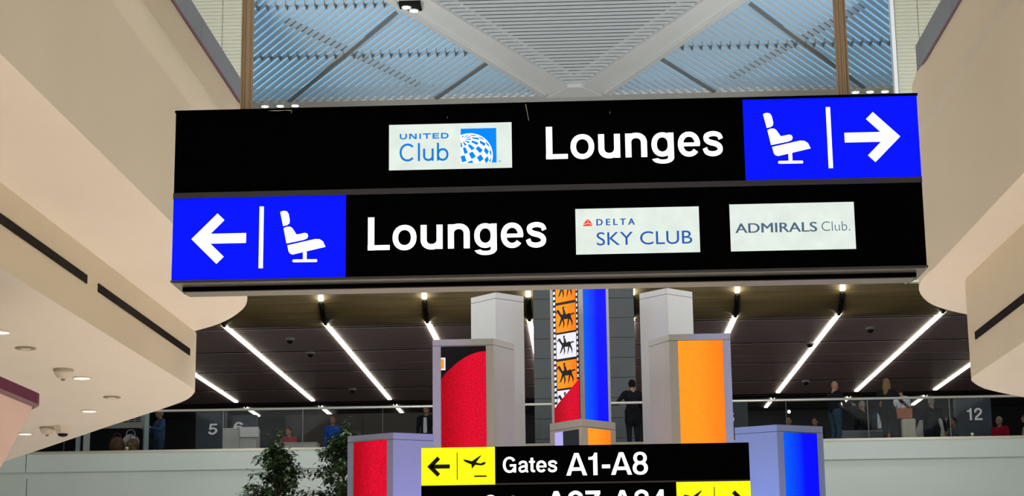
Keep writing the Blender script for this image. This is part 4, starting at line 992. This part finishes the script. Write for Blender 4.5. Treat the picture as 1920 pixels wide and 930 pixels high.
# grey partitions
r = empty('partition', (-7.0, 60, FZ)); tag(r, 'grey partition wall behind the ficus trees', 'partition')
for k in range(3): box('partition_panel', -3.0 + k * 2.6 + 0.01, -3.0 + (k + 1) * 2.6 - 0.01, 0, 0.12, 0, 2.95, M_GREYWALL, r)
box('skirting', -3.0, 4.8, -0.02, 0.0, 0, 0.15, M_GREYCOL, r)
r = empty('portal_frame', (-12.1, 46.0, FZ)); tag(r, 'pale portal frame with teal posts and a slotted header panel', 'portal')
for xx in (-0.92, 0.85): box('post', xx - 0.05, xx + 0.05, 0, 0.1, 0, 2.0, M_TEAL, r)
hd = box('header_panel', -0.92, 0.80, 0.01, 0.09, 0.98, 1.9, mat('header_grey', (0.22, 0.24, 0.20), 0.5), r)
for k in range(9):
    for j in range(3): box('slot', -0.80 + k * 0.17, -0.66 + k * 0.17, 0.0, 0.012, 1.13 + j * 0.05, 1.155 + j * 0.05, M_BLACK, r)
box('side_panel', -0.78, -0.62, 0.02, 0.08, 0, 0.96, M_CABINET, r)
r = empty('bench', (-12.0, 47.0, FZ)); tag(r, 'grey bench piled with bags behind the portal frame', 'bench')
box('seat', -0.6, 0.7, 0, 0.8, 0.38, 0.47, M_SEATGREY, r, 0.02)
for xx in (-0.5, 0.6): box('leg', xx - 0.03, xx + 0.03, 0.1, 0.4, 0, 0.38, M_BLACK, r)
def bag(label, x, y, z, w, d, h, m):
    r = empty('travel_bag', (x, y, z)); tag(r, label, 'bag', 'bags on the bench behind the portal frame')
    b = MB(); v, f = ellip((0, 0, h * .5), (w / 2, d / 2, h * .56), 14, 10); v = [(a, b_, max(c, 0)) for a, b_, c in v]; b.add(v, f); b.build('bag_body', m, r, True)
    b = MB(); b.tube(smooth_pts([(-w * .25, 0, h * .95), (-w * .15, 0, h * 1.25), (w * .15, 0, h * 1.25), (w * .25, 0, h * .95)], 4), 0.012, 6); b.build('handle', m, r)
bag('brown leather travel bag at the left end of the bench', -12.32, 47.22, FZ + 0.47, 0.42, 0.3, 0.40, mat('brown_leather', (0.13, 0.05, 0.025), 0.5, noise=(6, 0.3)))
bag('mottled tan and olive bag at the middle of the bench', -11.90, 47.24, FZ + 0.47, 0.38, 0.3, 0.36, mat('olive_bag', (0.16, 0.11, 0.04), 0.7, noise=(9, 0.8)))
bag('black soft bag at the right end of the bench', -11.52, 47.24, FZ + 0.47, 0.34, 0.3, 0.38, BLK)
bag('crumpled white bag on top of the bench pile', -12.05, 47.58, FZ + 0.47, 0.5, 0.22, 0.5, mat('white_bag', (0.55, 0.56, 0.55), 0.6, noise=(8, 0.25)))
def waiting_seat(label, x, y, w, rz_=0):
    r = empty('waiting_bench', (x, y, FZ), rz_); tag(r, label, 'bench', 'waiting benches on the mezzanine')
    box('seat', -w / 2, w / 2, -0.25, 0.25, 0.38, 0.44, M_SEATGREY, r, 0.02)
    for xx in (-w / 2 + 0.1, w / 2 - 0.1): box('leg', xx - 0.03, xx + 0.03, -0.2, 0.2, 0, 0.38, M_BLACK, r)
waiting_seat('dark bench carrying the crimson and cream dressed people', 11.5, 49.5, 1.5)
waiting_seat('dark bench carrying the person in slate clothes', 9.95, 49.45, 0.5)
waiting_seat('dark bench carrying two people above the low blue totem', 5.78, 48.6, 1.3)
waiting_seat('dark bench carrying the person in pink-red clothes', -8.0, 48.65, 0.6)
r = empty('lounge_sofa', (6.98, 46.0, FZ)); tag(r, 'low grey upholstered sofa left of the long-haired person', 'sofa')
box('seat', -0.75, 0.55, 0, 0.6, 0.15, 0.42, M_SEATGREY, r, 0.05); box('backrest', -0.75, 0.55, -0.12, 0.05, 0.15, 0.60, mat('sofa_back', (0.16, 0.18, 0.19), 0.7), r, 0.05)
for xx in (-0.65, 0.45): box('leg', xx - 0.03, xx + 0.03, 0.1, 0.5, 0, 0.15, M_BLACK, r)
for x, y, z, lb in ((3.92, 51.6, 7.97, 'bare round lamp glowing beside the orange totem'), (5.78, 51.6, 7.72, 'bare round lamp glowing above the seated pair')):
    r = empty('globe_lamp', (x, y, FZ)); tag(r, lb, 'lamp', 'globe lamps in the dark of the mezzanine')
    b = MB(); b.lathe((0, 0, 0), [(0.15, 0), (0.15, 0.03), (0.02, 0.04), (0.015, z - FZ - 0.05)], 12); b.build('stand', M_BLACK, r)
    b = MB(); b.add(*ellip((0, 0, z - FZ), (0.045, 0.045, 0.05), 14, 10)); b.build('bulb', M_BULB, r, True)
for x, lb in ((-11.0, 'small steel ball fixed on the parapet cap left of the number five'), (9.10, 'small steel ball fixed on the parapet cap right of the black-clad person')):
    r = empty('cap_knob', (x, 43.12, 6.045)); tag(r, lb, 'knob')
    b = MB(); b.lathe((0, 0, 0), [(0.03, 0), (0.02, 0.02), (0.015, 0.03)], 12); b.build('stem', M_RAIL, r)
    b = MB(); b.add(*ellip((0, 0, 0.065), (0.045, 0.045, 0.04), 14, 10)); b.build('ball', M_RAIL, r, True)
